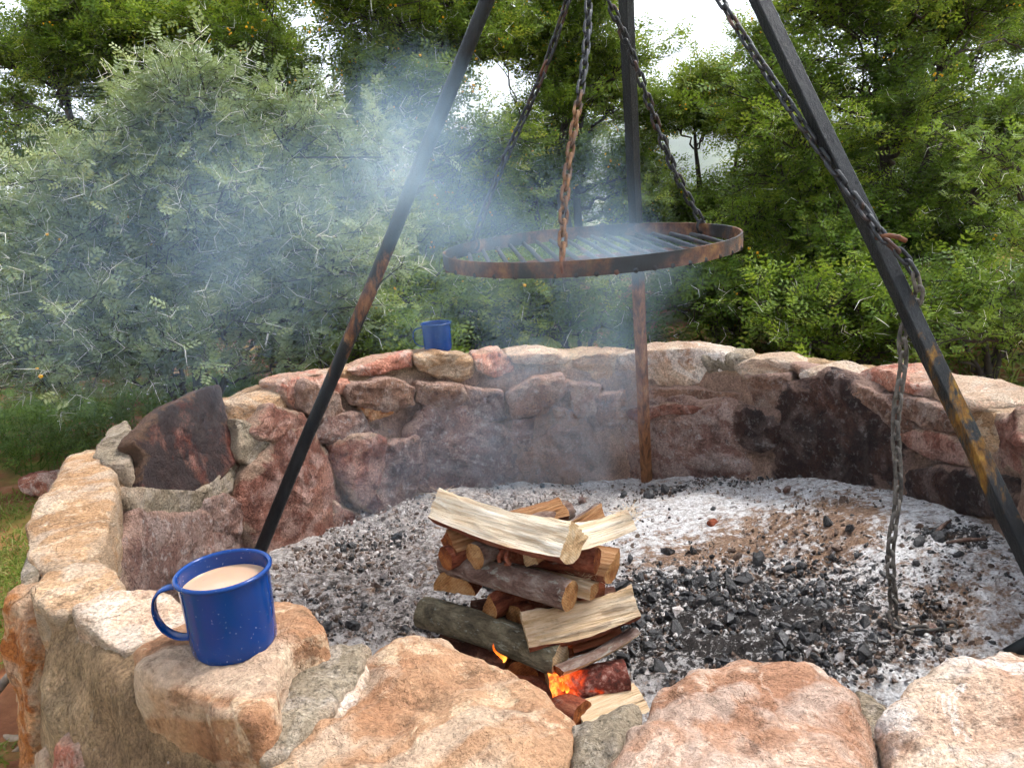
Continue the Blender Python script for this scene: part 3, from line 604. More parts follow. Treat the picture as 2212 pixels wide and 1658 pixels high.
# ------------------------------------------------------------------ chains
def link_mesh():
    hl, hw, wr = .0090, .0056, .0028; P = []
    for a in np.linspace(-90, 90, 9): P.append((hl - .001 + hw*math.cos(R(a)) , hw*math.sin(R(a)), 0))
    for a in np.linspace(90, 270, 9): P.append((-hl + .001 + hw*math.cos(R(a)), hw*math.sin(R(a)), 0))
    P = np.array(P); k = len(P); t = np.roll(P, -1, 0) - np.roll(P, 1, 0); t /= np.linalg.norm(t, axis=1, keepdims=True)
    s = np.stack([t[:, 1], -t[:, 0], np.zeros(k)], 1); V = []
    for i in range(k):
        for j in range(8): b = 2*math.pi*j/8; V.append(P[i] + wr*(math.cos(b)*s[i] + math.sin(b)*np.array([0, 0, 1])))
    i = np.arange(k)[:, None]; j = np.arange(8)[None]; q = np.stack([i*8+j, i*8+(j+1) % 8, ((i+1) % k)*8+(j+1) % 8, ((i+1) % k)*8+j], -1).reshape(-1, 4)
    return mesh('link', np.array(V), q)
LINKS = {}
for k in ('chain', 'chain_rust', 'chain_grey'): LINKS[k] = link_mesh(); LINKS[k].materials.append(MAT[k])
PITCHL = .0208
def chain(label, pts, mats, group=None, twist=0.0, jit=.10):
    pts = np.asarray(pts, float); seg = np.linalg.norm(np.diff(pts, axis=0), axis=1); L = np.r_[0, np.cumsum(seg)]; n = max(2, int(round(L[-1] / PITCHL)))
    s = (np.arange(n) + .5) * L[-1]/n; P = np.stack([np.interp(s, L, pts[:, k]) for k in range(3)], 1); s2 = np.arange(n+1)*L[-1]/n
    E_ = np.stack([np.interp(s2, L, pts[:, k]) for k in range(3)], 1)
    root = empty('chain', P[0]); tag(root, label, 'chain', group); rr = random.Random(len(label))
    for i in range(n):
        d, u, w = frame_from(E_[i+1] - E_[i], (0, 1, 0)); a = twist + (math.pi/2 if i % 2 else 0) + math.pi/4 + rr.uniform(-jit, jit)*2
        y = math.cos(a)*u + math.sin(a)*w; z = np.cross(d, y)
        mt = mats(i/n) if callable(mats) else mats
        o = obj('link', LINKS[mt], None, root); mm = Matrix.Identity(4)
        for r_ in range(3): mm[r_][0], mm[r_][1], mm[r_][2], mm[r_][3] = d[r_], y[r_], z[r_], P[i][r_] - P[0][r_]
        o.matrix_local = mm
    return root

# ------------------------------------------------------------------ hanging grill
GC = aty(1273, 518, 1.47); GR = .272; TILT = R(2.6)
grill = empty('round_grill', GC); tag(grill, 'round rusty iron cooking grill hanging on chains over the fire', 'grill'); grill.rotation_euler = (TILT, R(-.6), R(3.6))
bpy.context.view_layer.update()
def gl(p): return np.array(grill.matrix_world @ Vector(p))
def band_mesh():
    n = 160; a = np.linspace(0, 2*math.pi, n, endpoint=False); prof = [(0, 0), (0, -.025), (-.004, -.025), (-.004, 0)]
    v = np.concatenate([np.stack([(GR + r)*np.cos(a), (GR + r)*np.sin(a), np.full(n, z)], 1) for r, z in prof])
    v[:, :2] *= (1 + .004*fbm(np.stack([np.tile(np.cos(a), 4)*2, np.tile(np.sin(a), 4)*2, np.zeros(4*n)], 1), 3, 2))[:, None]
    q = quads(5, n, True) % (4*n); return mesh('band', v, q, False)
BAND = obj('band', band_mesh(), MAT['band'], grill)
bpy.context.view_layer.update()
k = 0
for xo in np.arange(-GR + .022, GR - .01, .0302):
    hl = math.sqrt(GR**2 - xo**2); v, fs = tube([(xo, -hl - .0005, -.0225), (xo, -hl*.4, -.0212), (xo, hl*.4, -.0208), (xo, hl + .0005, -.0225)], .0042, 8)
    obj('rod', mesh('rod', v, fs), MAT['iron'], grill)
v, fs = tube([(-GR + .003, -.02, -.029), (GR - .003, -.02, -.029)], .004, 8); obj('cross_rod', mesh('cross_rod', v, fs), MAT['iron_brown'], grill)
def ring_at(px_x, back):
    best, bd = 0, 1e9
    for a in np.linspace(0, 2*math.pi, 720):
        p = gl((GR*math.cos(a), GR*math.sin(a), 0)); v_ = p - CAM; x_ = W/2 + F*(v_ @ RIGHT)/(v_ @ _fw)
        if (math.sin(a) > 0) == back and abs(x_ - px_x) < bd: bd, best = abs(x_ - px_x), a
    return best
JN = aty(1272, -55, 1.5)
for i, (pxx, back, lab, mts) in enumerate([(1022, True, 'black chain from the grill\'s left rim, half veiled by smoke', 'chain'), (1213, False, 'chain to the grill\'s front rim, rusty brown in its lower half', lambda t: 'chain_rust' if t > .44 else 'chain'), (1519, True, 'black chain to the grill\'s right rear rim crossing the back leg', 'chain')]):
    a = ring_at(pxx, back); rp = gl(((GR-.006)*math.cos(a), (GR-.006)*math.sin(a), -.006)); top = JN + np.array([(-.025, .0, .012)[i], 0, (-.0, 0, .0)[i]])
    eye = [gl(((GR-.005+.010*math.cos(b))*math.cos(a), (GR-.005+.010*math.cos(b))*math.sin(a), -.006 + .012*math.sin(b))) - GC for b in np.linspace(0, 2*math.pi, 17)]
    e_o = obj('shackle', None or mesh('shackle', *tube(eye, .0028, 8, False)), MAT['iron_brown' if i == 1 else 'iron'], None); e_o.location = GC
    e_o.parent = BAND; e_o.matrix_parent_inverse = grill.matrix_world.inverted()
    t = np.linspace(0, 1, 24)[:, None]; pts = top + (rp + np.array([0, 0, .012]) - top)*t; pts[:, 2] -= (.010*np.sin(math.pi*t))[:, 0]; pts[:, 0] += (.006*np.sin(math.pi*t*2))[:, 0]
    chain(lab, pts, mts, 'chains holding the grill', twist=i*.4)
# one lifting chain: up over the hanger, down to the hook on the right leg, then hanging free to the ash
def off_leg(py, dx, dy): return LEGR(leg_t(py)) + np.array([dx, dy, 0])
hook_pt = HK + np.array([.002, -.027, .0])
pts = [JN, PUL + np.array([-.02, 0, -.01]), PUL + np.array([0, 0, .004]), PUL + np.array([.025, -.006, -.012])]
b0 = pts[-1]; t = np.linspace(0, 1, 30)[1:, None]; sag = b0 + (hook_pt - b0)*t; sag[:, 2] -= (.022*np.sin(math.pi*t))[:, 0]; pts += list(sag)
pts += [off_leg(560, .018, -.026), off_leg(600, .024, -.018), off_leg(640, .020, -.008), off_leg(690, .004, .022)]
hang0 = off_leg(735, -.018, .024); pts.append(hang0)
gz = float(floor_z(hang0[0], hang0[1]))
for z_ in np.linspace(hang0[2] - .03, gz + .02, 24): pts.append(np.array([hang0[0] - .004*math.sin(z_*30), hang0[1], z_]))
for dx, dy in [(.012, -.012), (.035, -.02), (.06, -.022), (.085, -.028)]:
    pts.append(np.array([hang0[0] + dx, hang0[1] + dy, float(floor_z(hang0[0] + dx, hang0[1] + dy)) + .005]))
chain('long lifting chain hooked on the right leg, its end hanging down to the ash', pts, lambda t: 'chain' if t < .62 else 'chain_grey', twist=.5)

# ------------------------------------------------------------------ enamel mugs
def enamel():
    M = Mt('blue_enamel'); v = M.coord('Object', rnd=False)
    d = M.vor(v, 470); rnd_ = M.n('ShaderNodeTexVoronoi', {'Vector': v, 'Scale': 470.0}).outputs['Color']
    r_ = M.n('ShaderNodeSeparateColor', {0: rnd_}).outputs[0]; thr = M.math('MULTIPLY', M.math('POWER', r_, 3.2), .20)
    f = M.math('LESS_THAN', d, thr); col = M.mix(M.math('MULTIPLY', f, .8), M.ramp(M.noise(v, 12, 3), [(.3, (.0010, .030, .155)), (.7, (.0013, .038, .195))]), (.62, .70, .82))
    M.bsdf(Base_Color=col, Roughness=.14, Specular_IOR_Level=.32); return M.m
MAT['enamel'] = enamel()
M = Mt('milky_coffee'); M.bsdf(Base_Color=hexc('bd9c80'), Roughness=.12, Subsurface_Weight=.15, Subsurface_Scale=.004); MAT['coffee'] = M.m
M = Mt('dark_rim'); M.bsdf(Base_Color=(.01, .012, .02), Roughness=.35); MAT['mugrim'] = M.m
def lathe(prof, n=96):
    a = np.linspace(0, 2*math.pi, n, endpoint=False); v = np.concatenate([np.stack([r*np.cos(a), r*np.sin(a), np.full(n, z)], 1) for r, z in prof]); return v, [quads(len(prof), n, True)]
def make_mug(loc, label, yaw, full, tilt=(0, 0)):
    root = empty('enamel_mug', loc); tag(root, label, 'mug', 'blue enamel mugs')
    out = [(.0005, .0), (.024, .0), (.029, .0005), (.0325, .0018), (.0350, .0045), (.0364, .009), (.0370, .020), (.0375, .045), (.0380, .066), (.0384, .0725)]
    rim = [(.0388 + .0022*math.sin(a) + .0006, .0752 + .0022*(-math.cos(a))) for a in np.linspace(0, math.pi*1.5, 11)]
    inn = [(.0374, .0735), (.0370, .060), (.0364, .03), (.0358, .012), (.033, .005), (.02, .0025), (.0005, .0025)]
    v, fs = lathe(out); obj('body', mesh('body', v, fs), MAT['enamel'], root)
    v, fs = lathe([out[-1]] + rim + inn); obj('rim', mesh('rim', v, fs), MAT['enamel'], root)
    hp = [(.0370, .0665), (.046, .0675), (.055, .0650), (.0605, .058), (.0625, .048), (.0615, .038), (.058, .029), (.052, .0225), (.045, .0185), (.0365, .0175)]
    t = np.linspace(0, len(hp) - 1, 50); hx = np.interp(t, range(len(hp)), [p[0] for p in hp]); hz = np.interp(t, range(len(hp)), [p[1] for p in hp])
    for _ in range(4): hx[1:-1] = (hx[:-2] + 2*hx[1:-1] + hx[2:])/4; hz[1:-1] = (hz[:-2] + 2*hz[1:-1] + hz[2:])/4
    P = np.stack([hx, np.zeros(50), hz], 1); tg = np.gradient(P, axis=0); tg /= np.linalg.norm(tg, axis=1, keepdims=True); nn = np.stack([-tg[:, 2], 0*hx, tg[:, 0]], 1)
    V = []
    for i in range(50):
        for b in np.linspace(0, 2*math.pi, 14, endpoint=False): V.append(P[i] + np.array([0, 1, 0])*.0062*math.cos(b)*abs(math.cos(b))**-.2 + nn[i]*.0016*math.sin(b))
    obj('handle', mesh('handle', np.array(V), [quads(50, 14, True)]), MAT['enamel'], root)
    if full:
        v, fs = lathe([(.0373, .0632), (.0368, .0626), (.03, .0625), (.015, .0625), (.0003, .0625)]); obj('coffee', mesh('coffee', v, fs), MAT['coffee'], root)
    root.rotation_euler = (R(tilt[0]), R(tilt[1]), yaw); return root
make_mug(atz(511, 1398, .466), 'blue speckled enamel mug full of milky coffee on the near stone', R(188), True, (0, 0))
MUG2 = atcyl(947, 757, .80)
make_mug(MUG2 + np.array([0, 0, -.002]), 'blue enamel mug standing on the far rim of the pit', R(190), False)

# ------------------------------------------------------------------ firewood
def wood_mat(name, a, b, c, dark=.3, bumpd=.004):
    M = Mt(name); v = M.coord('Object', (4, 60, 60)); v2 = M.coord('Object', (1, 1, 1))
    col = M.ramp(M.noise(v, 1.6, 6, .65, .3), [(.33, hexc(a)), (.5, hexc(b)), (.68, hexc(c))])
    st = M.noise(M.coord('Object', (9, 160, 160)), 2.0, 4, .6); col = M.mix(M.math('MULTIPLY', M.ramp(st, [(.56, 0.0), (.68, 1.0)]), dark), col, tuple(.45*x for x in hexc(a)))
    col = M.mix(M.math('MULTIPLY', M.ramp(M.noise(v2, 26, 6, .7), [(.6, 0.0), (.72, 1.0)]), dark), col, hexc('7a4e2c'))
    M.bsdf(Base_Color=col, Roughness=.75, Normal=M.bump(M.math('ADD', M.noise(v, 1.6, 6, .65), M.math('MULTIPLY', st, .5)), 1.0, .008), Specular_IOR_Level=.2); return M.m
def bark_mat(name, a, b, c, lichen=.4, stretch=.5):
    M = Mt(name); v = M.coord('Object', (stretch, 1, 1))
    col = M.ramp(M.noise(v, 45, 8, .72, .4), [(.34, hexc(a)), (.5, hexc(b)), (.66, hexc(c))])
    col = M.mix(M.math('MULTIPLY', M.ramp(M.noise(v, 70, 6, .7, .3), [(.58, 0.0), (.64, 1.0)]), lichen), col, hexc('a9ada0'))
    col = M.mix(.6, col, M.ramp(M.noise(v, 320, 3, .7), [(.32, .5), (.5, 1.0), (.7, 1.3)]), 'MULTIPLY')
    M.bsdf(Base_Color=col, Roughness=.9, Normal=M.bump(M.noise(v, 90, 8, .72, .3), .9, .005), Specular_IOR_Level=.2); return M.m
def end_mat(name, a, b, c):
    M = Mt(name); v = M.coord('Object', (0, 1, 1)); w = M.n('ShaderNodeTexWave', {'Vector': v, 'Scale': 90.0, 'Distortion': 5.0, 'Detail': 3.0, 'Detail Scale': 1.5}, wave_type='RINGS', rings_direction='X').outputs['Color']
    v2 = M.coord('Object'); col = M.ramp(M.noise(v2, 40, 6, .7), [(.34, hexc(a)), (.5, hexc(b)), (.66, hexc(c))])
    col = M.mix(.30, col, w, 'MULTIPLY'); col = M.mix(M.math('MULTIPLY', M.ramp(M.noise(v2, 150, 5, .7), [(.56, 0.0), (.66, 1.0)]), .6), col, tuple(.35*x for x in hexc(a)))
    M.bsdf(Base_Color=col, Roughness=.85, Normal=M.bump(M.noise(v2, 200, 6, .7), .8, .003), Specular_IOR_Level=.15); return M.m
MAT['pale'] = wood_mat('split_wood_pale', 'c09a6c', 'dfc09a', 'efdabc', .4)
MAT['palebright'] = wood_mat('split_wood_fresh', 'd8b48a', 'f2dcbc', 'fbeeda', .3)
MAT['ambersplit'] = wood_mat('split_wood_amber', '7a4c2c', 'a8784e', 'c8a078', .5)
MAT['reddish'] = wood_mat('split_wood_red', '5e2c1c', '8a4a30', 'a86a48', .4)
MAT['barkred'] = bark_mat('bark_reddish', '4c241a', '82442e', 'a06a50', .2)
MAT['barkgrey'] = bark_mat('bark_grey', '4c342c', '786054', '988a80', .5)
MAT['barkolive'] = bark_mat('bark_olive', '3c362b', '625946', '857a62', .5)
MAT['burnt'] = bark_mat('bark_burnt', '24120e', '482a20', '70503f', .2)
MAT['endamber'] = end_mat('cut_end_amber', '80502c', 'a8784a', 'c49a6a'); MAT['endpale'] = end_mat('cut_end_pale', 'b48c60', 'd6b488', 'e8d0ac'); MAT['endred'] = end_mat('cut_end_red', '62301a', '8f4e2a', 'b0703c')
def ember_mat():
    M = Mt('glowing_ember'); v = M.coord('Object'); n = M.noise(v, 34, 6, .7, .4); g = M.attr('glow')
    f = M.ramp(M.math('ADD', M.math('MULTIPLY', n, .9), M.math('MULTIPLY', g, .38)), [(.66, 0.0), (.92, 1.0)])
    col = M.ramp(M.noise(v, 90, 6, .7), [(.35, hexc('3a1a12')), (.5, hexc('6a2c1c')), (.66, hexc('a88478'))])
    M.bsdf(Base_Color=col, Roughness=.9, Emission_Color=M.ramp(f, [(.0, (.5, .02, .0)), (.6, (1, .10, .01)), (1.0, (1, .32, .04))]), Emission_Strength=M.math('MULTIPLY', f, .75), Normal=M.bump(M.noise(v, 110, 7, .7), .8, .004)); return M.m
MAT['ember'] = ember_mat()

def section(kind, r):
    """closed outline in (y,z) with a flag: 0 bark, 1 split face"""
    if kind == 'round': a = np.linspace(0, 2*math.pi, 32, endpoint=False); return np.stack([r*np.cos(a), r*np.sin(a)], 1), np.zeros(32, int)
    lo, hi = {'half': (-180, 0), 'wedge': (-160, -40), 'slab': (-155, -25), 'third': (-175, -50)}[kind]
    a = np.radians(np.linspace(lo, hi, 20)); arc = np.stack([r*np.cos(a), r*np.sin(a)], 1)
    if kind == 'slab': arc[:, 1] = arc[:, 1]*.75
    if kind == 'half': flat = np.stack([np.linspace(arc[-1, 0], arc[0, 0], 18), np.full(18, .0)], 1)[1:-1]; P = np.vstack([arc, flat])
    elif kind == 'slab': flat = np.stack([np.linspace(arc[-1, 0], arc[0, 0], 20), np.linspace(arc[-1, 1], arc[0, 1], 20) + .12*r*np.sin(np.linspace(0, math.pi, 20))], 1)[1:-1]; P = np.vstack([arc, flat])
    else:
        ap = np.array([-.1*r if kind == 'wedge' else .1*r, .45*r if kind == 'wedge' else .3*r]); t = np.linspace(0, 1, 12)[1:, None]
        P = np.vstack([arc, arc[-1] + (ap - arc[-1])*t, (ap + (arc[0] - ap)*t)[:-1]])
    fl = np.r_[np.zeros(19, int), np.ones(len(P) - 19, int)]; return P - P.mean(0)*.5, fl
def log(label, A, B, r, kind='round', roll=0.0, bark='barkred', face='pale', end='endamber', bend=(0, 0), taper=.92, seed=0, glow=False, fib=.0022, name='firewood_log'):
    A, B = np.array(A, float), np.array(B, float); mid = (A + B)/2; L = np.linalg.norm(B - A); d, s, u = frame_from(B - A)
    root = empty(name, mid); mm = Matrix.Identity(4)
    for i in range(3): mm[i][0], mm[i][1], mm[i][2], mm[i][3] = d[i], s[i], u[i], mid[i]
    root.matrix_world = mm; tag(root, label, 'firewood', 'stacked firewood')
    P, fl = section(kind, r); c, sn = math.cos(roll), math.sin(roll); P = np.stack([P[:, 0]*c - P[:, 1]*sn, P[:, 0]*sn + P[:, 1]*c], 1)
    nP = len(P); ns = 30; X = np.linspace(-L/2, L/2, ns); V = np.zeros((ns, nP, 3))
    tt = (X/L*2)
    for i, x_ in enumerate(X):
        sc_ = 1 + (taper - 1)*(i/(ns-1)) ; V[i, :, 0] = x_; V[i, :, 1] = P[:, 0]*sc_ + bend[0]*(1 - tt[i]**2); V[i, :, 2] = P[:, 1]*sc_ + bend[1]*(1 - tt[i]**2)
    Vf = V.reshape(-1, 3); ctr = np.repeat(np.stack([X, bend[0]*(1-tt**2), bend[1]*(1-tt**2)], 1), nP, 0)
    rad = Vf - ctr; rad[:, 0] = 0; rad /= np.linalg.norm(rad, axis=1, keepdims=True) + 1e-9
    dis = .10*r*fbm(Vf*np.array([14, 30, 30]) + seed*7, seed, 3) + .035*r*fbm(Vf*np.array([60, 160, 160]) + seed, seed + 3, 3)
    fibre = fib*fbm(np.stack([Vf[:, 0]*7, Vf[:, 1]*230, Vf[:, 2]*230], 1) + seed, seed + 8, 3); dis = dis + np.tile(fl, ns)*fibre*1.6
    Vf = Vf + rad*dis[:, None]
    e0 = (np.arange(len(Vf)) // nP); endj = .0022*fbm(Vf*120 + seed, seed + 4, 2)
    Vf[:, 0] += np.where((e0 == 0) | (e0 == ns-1), endj, 0)
    q = quads(ns, nP, True); qf = np.tile(fl, ns-1) if True else None
    def sub(qs, nm, mat):
        us = np.unique(qs); mp = np.zeros(len(Vf), int); mp[us] = np.arange(len(us))
        at = None
        if glow and nm == 'bark': at = {'glow': np.clip(-Vf[us][:, 0]/L*1.6 + .35 + .2*np.sign(-Vf[us][:, 1]), 0, 1)}
        return obj(nm, mesh(nm, Vf[us], mp[qs], True, at), MAT[mat], root)
    sub(q[qf == 0], 'bark', bark)
    if (fl == 1).any(): sub(q[qf == 1], 'split_face', face)
    for e in (0, ns-1):
        ringp = Vf[e*nP:(e+1)*nP]; cc = ringp.mean(0); rows = [cc + (ringp - cc)*t for t in (1, .75, .5, .25)]
        vv = np.concatenate(rows + [cc[None]]); vv[nP:, 0] += .0022*fbm(vv[nP:]*160, seed + e, 3); j = np.arange(nP); j2 = (j+1) % nP
        obj('cut_end', mesh('cut_end', vv, [quads(4, nP, True), np.stack([3*nP + j, 3*nP + j2, np.full(nP, 4*nP)], 1)]), MAT[end], root)
    return root
D2 = np.array([.52, .85, 0]); D2 /= np.linalg.norm(D2)
def far(p, d, l): return np.asarray(p) + np.asarray(d, float)*l
Z = lambda x, y, z: atz(x, y, z)
log('top log of the stack, pale freshly split wedge, slightly curved', Z(955, 1082, .362), Z(1240, 1162, .346), .044, 'wedge', .15, 'barkred', 'palebright', 'endpale', (0, -.009), 1.05, 1, fib=.005)
log('short split log with frayed end and red bark poking out right under the top log', Z(1235, 1158, .332), Z(1366, 1118, .345), .028, 'slab', .5, 'barkred', 'palebright', 'endamber', (0, -.004), .75, 2, fib=.004)
p = Z(968, 1168, .306); log('half log at upper left with amber split top, under the pale top log', p, far(p, (.86, .45, .02), .22), .036, 'third', .35, 'barkred', 'ambersplit', 'endred', seed=3)
p = Z(1026, 1200, .295); log('thin grey log with small amber end below the top log', p, far(p, (.72, .68, .0), .22), .021, 'round', 0, 'barkgrey', 'pale', 'endamber', seed=4)
p = Z(1150, 1208, .296); log('short squarish log with torn pale end under the top log', p, far(p, (.62, .78, .0), .20), .023, 'third', 2.4, 'barkgrey', 'ambersplit', 'endpale', seed=5)
p = Z(1322, 1220, .270); log('split log with dark end at the right, second layer down', p, far(p, (-.86, .5, .0), .24), .033, 'half', -.25, 'barkred', 'ambersplit', 'endamber', seed=6)
log('long grey red log running across the middle of the stack', Z(962, 1212, .258), Z(1232, 1287, .252), .0225, 'round', 0, 'barkgrey', 'pale', 'endamber', (0, .003), 1.05, 7)
log('slim split stick with pale wedge end beside the grey red log', Z(1120, 1228, .255), Z(1282, 1272, .248), .022, 'wedge', .6, 'barkred', 'pale', 'endamber', seed=8)
p = Z(980, 1272, .222); log('half round log end at the left edge above the olive log', p, far(p, (.40, .9, .02), .22), .038, 'half', math.pi, 'barkred', 'ambersplit', 'endamber', seed=9)
p = Z(1050, 1312, .206); log('half log with oval amber end resting on the olive log', p, far(p, (.72, .66, .06), .19), .029, 'half', -1.05, 'barkred', 'ambersplit', 'endamber', seed=10)
log('broad pale split plank sticking out to the right of the stack', Z(1130, 1350, .198), Z(1366, 1289, .218), .047, 'wedge', .2, 'barkred', 'pale', 'endpale', (0, -.008), .92, 11, fib=.005)
log('long olive barked log with lichen and a sawn pale end', Z(915, 1322, .170), Z(1210, 1424, .152), .0265, 'round', 0, 'barkolive', 'pale', 'endpale', (0, .006), 1.0, 12)
log('charred log low at the left behind the near boulder', Z(965, 1385, .118), Z(1110, 1440, .112), .030, 'round', 0, 'burnt', 'reddish', 'endred', seed=13)
log('charred grey log under the olive log, close to the near boulder', Z(1075, 1425, .116), Z(1215, 1478, .110), .025, 'half', .2, 'burnt', 'reddish', 'endred', seed=14)
log('thin split slab with grey bark leaning right above the glowing log', Z(1208, 1460, .142), Z(1372, 1376, .160), .030, 'slab', 2.5, 'barkgrey', 'pale', 'endred', (0, -.006), 1.0, 15)
log('glowing orange log with burning bark at the bottom right of the stack', Z(1185, 1488, .116), Z(1352, 1458, .118), .027, 'round', 0, 'ember', 'reddish', 'endamber', seed=16, glow=True)
log('pale split plank on the ash below the glowing log', Z(1262, 1560, .098), Z(1392, 1508, .100), .038, 'slab', .5, 'barkred', 'pale', 'endpale', seed=17, fib=.003)
log('short red log end beside the pale plank near the boulder', Z(1258, 1548, .100), Z(1140, 1490, .100), .023, 'round', 0, 'barkred', 'pale', 'endred', seed=18)
log('short dark split block at the right, under the pale plank', Z(1228, 1385, .160), Z(1336, 1352, .165), .024, 'half', .4, 'burnt', 'reddish', 'endred', seed=19)
log('thin red split stick beside the flame on the right', Z(1225, 1402, .150), Z(1314, 1380, .152), .015, 'wedge', .6, 'barkred', 'reddish', 'endred', seed=20)
log('charred log lying across the bottom of the stack at the back', Z(1020, 1330, .13), Z(1330, 1300, .13), .028, 'round', 0, 'burnt', 'reddish', 'endred', seed=21)
log('charred log under the stack centre pointing at the near boulder', Z(1130, 1460, .112), Z(1180, 1330, .12), .026, 'round', 0, 'burnt', 'reddish', 'endred', seed=22)
log('dark red log behind the oval amber end in the stack', Z(1080, 1290, .205), Z(1300, 1262, .205), .026, 'round', 0, 'barkred', 'reddish', 'endred', seed=23)
log('dark log in the upper middle of the stack behind the squarish end', Z(1010, 1180, .285), Z(1290, 1212, .285), .022, 'round', 0, 'barkred', 'reddish', 'endred', seed=24)

p = Z(962, 1206, .282); log('thin dark red log just under the upper left half log', p, far(p, (.80, .58, .0), .22), .020, 'round', 0, 'barkred', 'reddish', 'endred', seed=25)
p = Z(1112, 1330, .190); log('thin red log between the olive log and the pale plank', p, far(p, (.60, .78, .0), .18), .018, 'round', 0, 'barkred', 'reddish', 'endamber', seed=26)
p = Z(1100, 1262, .232); log('small red log end between the grey red log and the pale plank', p, far(p, (.55, .82, .0), .18), .017, 'round', 0, 'barkred', 'reddish', 'endamber', seed=27)
p = Z(1290, 1318, .190); log('dark red stick under the right part of the pale plank', p, far(p, (-.75, .62, .0), .18), .018, 'half', -.2, 'barkred', 'reddish', 'endred', seed=28)
# loose fibres and shreds of bark
def fibres(n, box, seed, mat, name, lab):
    rs_ = np.random.default_rng(seed); A_ = Acc()
    for i in range(n):
        b = np.array(box[0]) + rs_.uniform(-1, 1, 3)*np.array(box[1]); d = rs_.normal(0, 1, 3); d[2] = abs(d[2])*.5; d /= np.linalg.norm(d); l = rs_.uniform(.008, .026); t = np.linspace(0, 1, 6)[:, None]
        A_.add(*tube(b + d*l*t + rs_.normal(0, .25, 3)*l*t*t, np.linspace(.0005, .0002, 6), 4, False))
    o = obj(name, A_.mesh(name), MAT[mat]); tag(o, lab, 'splinters', kind='stuff')
fibres(70, (Z(1358, 1112, .352), (.014, .012, .008)), 1, 'palebright', 'splinters', 'frayed pale splinters at the end of a split log')
fibres(26, (Z(960, 1075, .372), (.012, .015, .008)), 2, 'palebright', 'splinters', 'pale splinters at the left end of the top log')
fibres(26, (Z(1270, 1245, .262), (.02, .015, .006)), 3, 'pale', 'splinters', 'splinters beside the slim split stick')
bs = empty('bark_shred', Z(1085, 1190, .30)); tag(bs, 'curled red shred of bark hanging below the top log', 'bark')
for i, (x0, y0, x1, y1) in enumerate([(1096, 1172, 1072, 1212), (1104, 1178, 1092, 1218), (1080, 1168, 1100, 1200)]):
    a0, a1 = Z(x0, y0, .31), Z(x1, y1, .292); t = np.linspace(0, 1, 14)[:, None]; P = a0 + (a1 - a0)*t + np.array([0, -.012, 0])*np.sin(math.pi*t) + .004*np.stack([np.sin(t[:, 0]*9 + i), np.cos(t[:, 0]*7), np.sin(t[:, 0]*6)], 1)
    v, fs = tube(P, np.linspace(.005, .0025, 14), 7); o = obj('strip', mesh('strip', v - np.array(bs.location), fs), MAT['barkred'], bs)

# ------------------------------------------------------------------ flames
M = Mt('flame'); g = M.attr('h'); e = M.n('ShaderNodeEmission', {'Color': M.ramp(g, [(0.0, (1, .42, .06)), (.45, (1, .16, .015)), (1.0, (.75, .05, .005))]), 'Strength': M.ramp(g, [(0.0, .9), (1.0, .30)])})
M.t.nodes[-1].inputs['Strength'].default_value = 3
st_ = M.math('MULTIPLY', M.ramp(g, [(0.0, 1.0), (1.0, .4)]), 1.0); M.t.links.new(st_, e.inputs['Strength'])
tr = M.n('ShaderNodeBsdfTransparent'); mx = M.n('ShaderNodeMixShader', {0: M.ramp(g, [(.3, .95), (1.0, .55)])}); M.t.links.new(tr.outputs[0], mx.inputs[1]); M.t.links.new(e.outputs[0], mx.inputs[2]); M.t.links.new(mx.outputs[0], M.out.inputs[0]); MAT['flame'] = M.m
def flame(label, base, h, w, lean, seed):
    rs_ = np.random.default_rng(seed); A_ = Acc(); hs_ = []
    for j in range(4):
        b = np.array(base) + rs_.normal(0, w*.7, 3)*np.array([1, .6, .1]); hh = h*rs_.uniform(.55, 1.1); t = np.linspace(0, 1, 14); ph = rs_.uniform(0, 6)
        P = b + np.stack([lean[0]*t*hh + .1*hh*np.sin(t*5 + ph), lean[1]*t*hh + .06*hh*np.sin(t*4 + ph), t*hh], 1)
        v, fs = tube(P, w*np.maximum(.02, np.sin(np.clip(t*.9 + .1, 0, 1)*math.pi)**.8*(1 - t*.55)), 8, False); A_.add(v, fs); hs_.append(np.repeat(t, 8))
    o = obj('flame', A_.mesh('flame', True, {'h': np.concatenate(hs_)}), MAT['flame']); o.location = (0, 0, 0); tag(o, label, 'flame', 'flames in the wood stack')
flame('small orange flame behind the olive log\'s middle', Z(1086, 1430, .13), .050, .005, (-.2, 0), 1)
flame('orange flame under the pale plank at the right', Z(1220, 1392, .155), .022, .006, (.4, 0), 2)
flame('bright yellow flame on the glowing log beside the near boulder', Z(1212, 1492, .122), .020, .0045, (.2, -.1), 3)

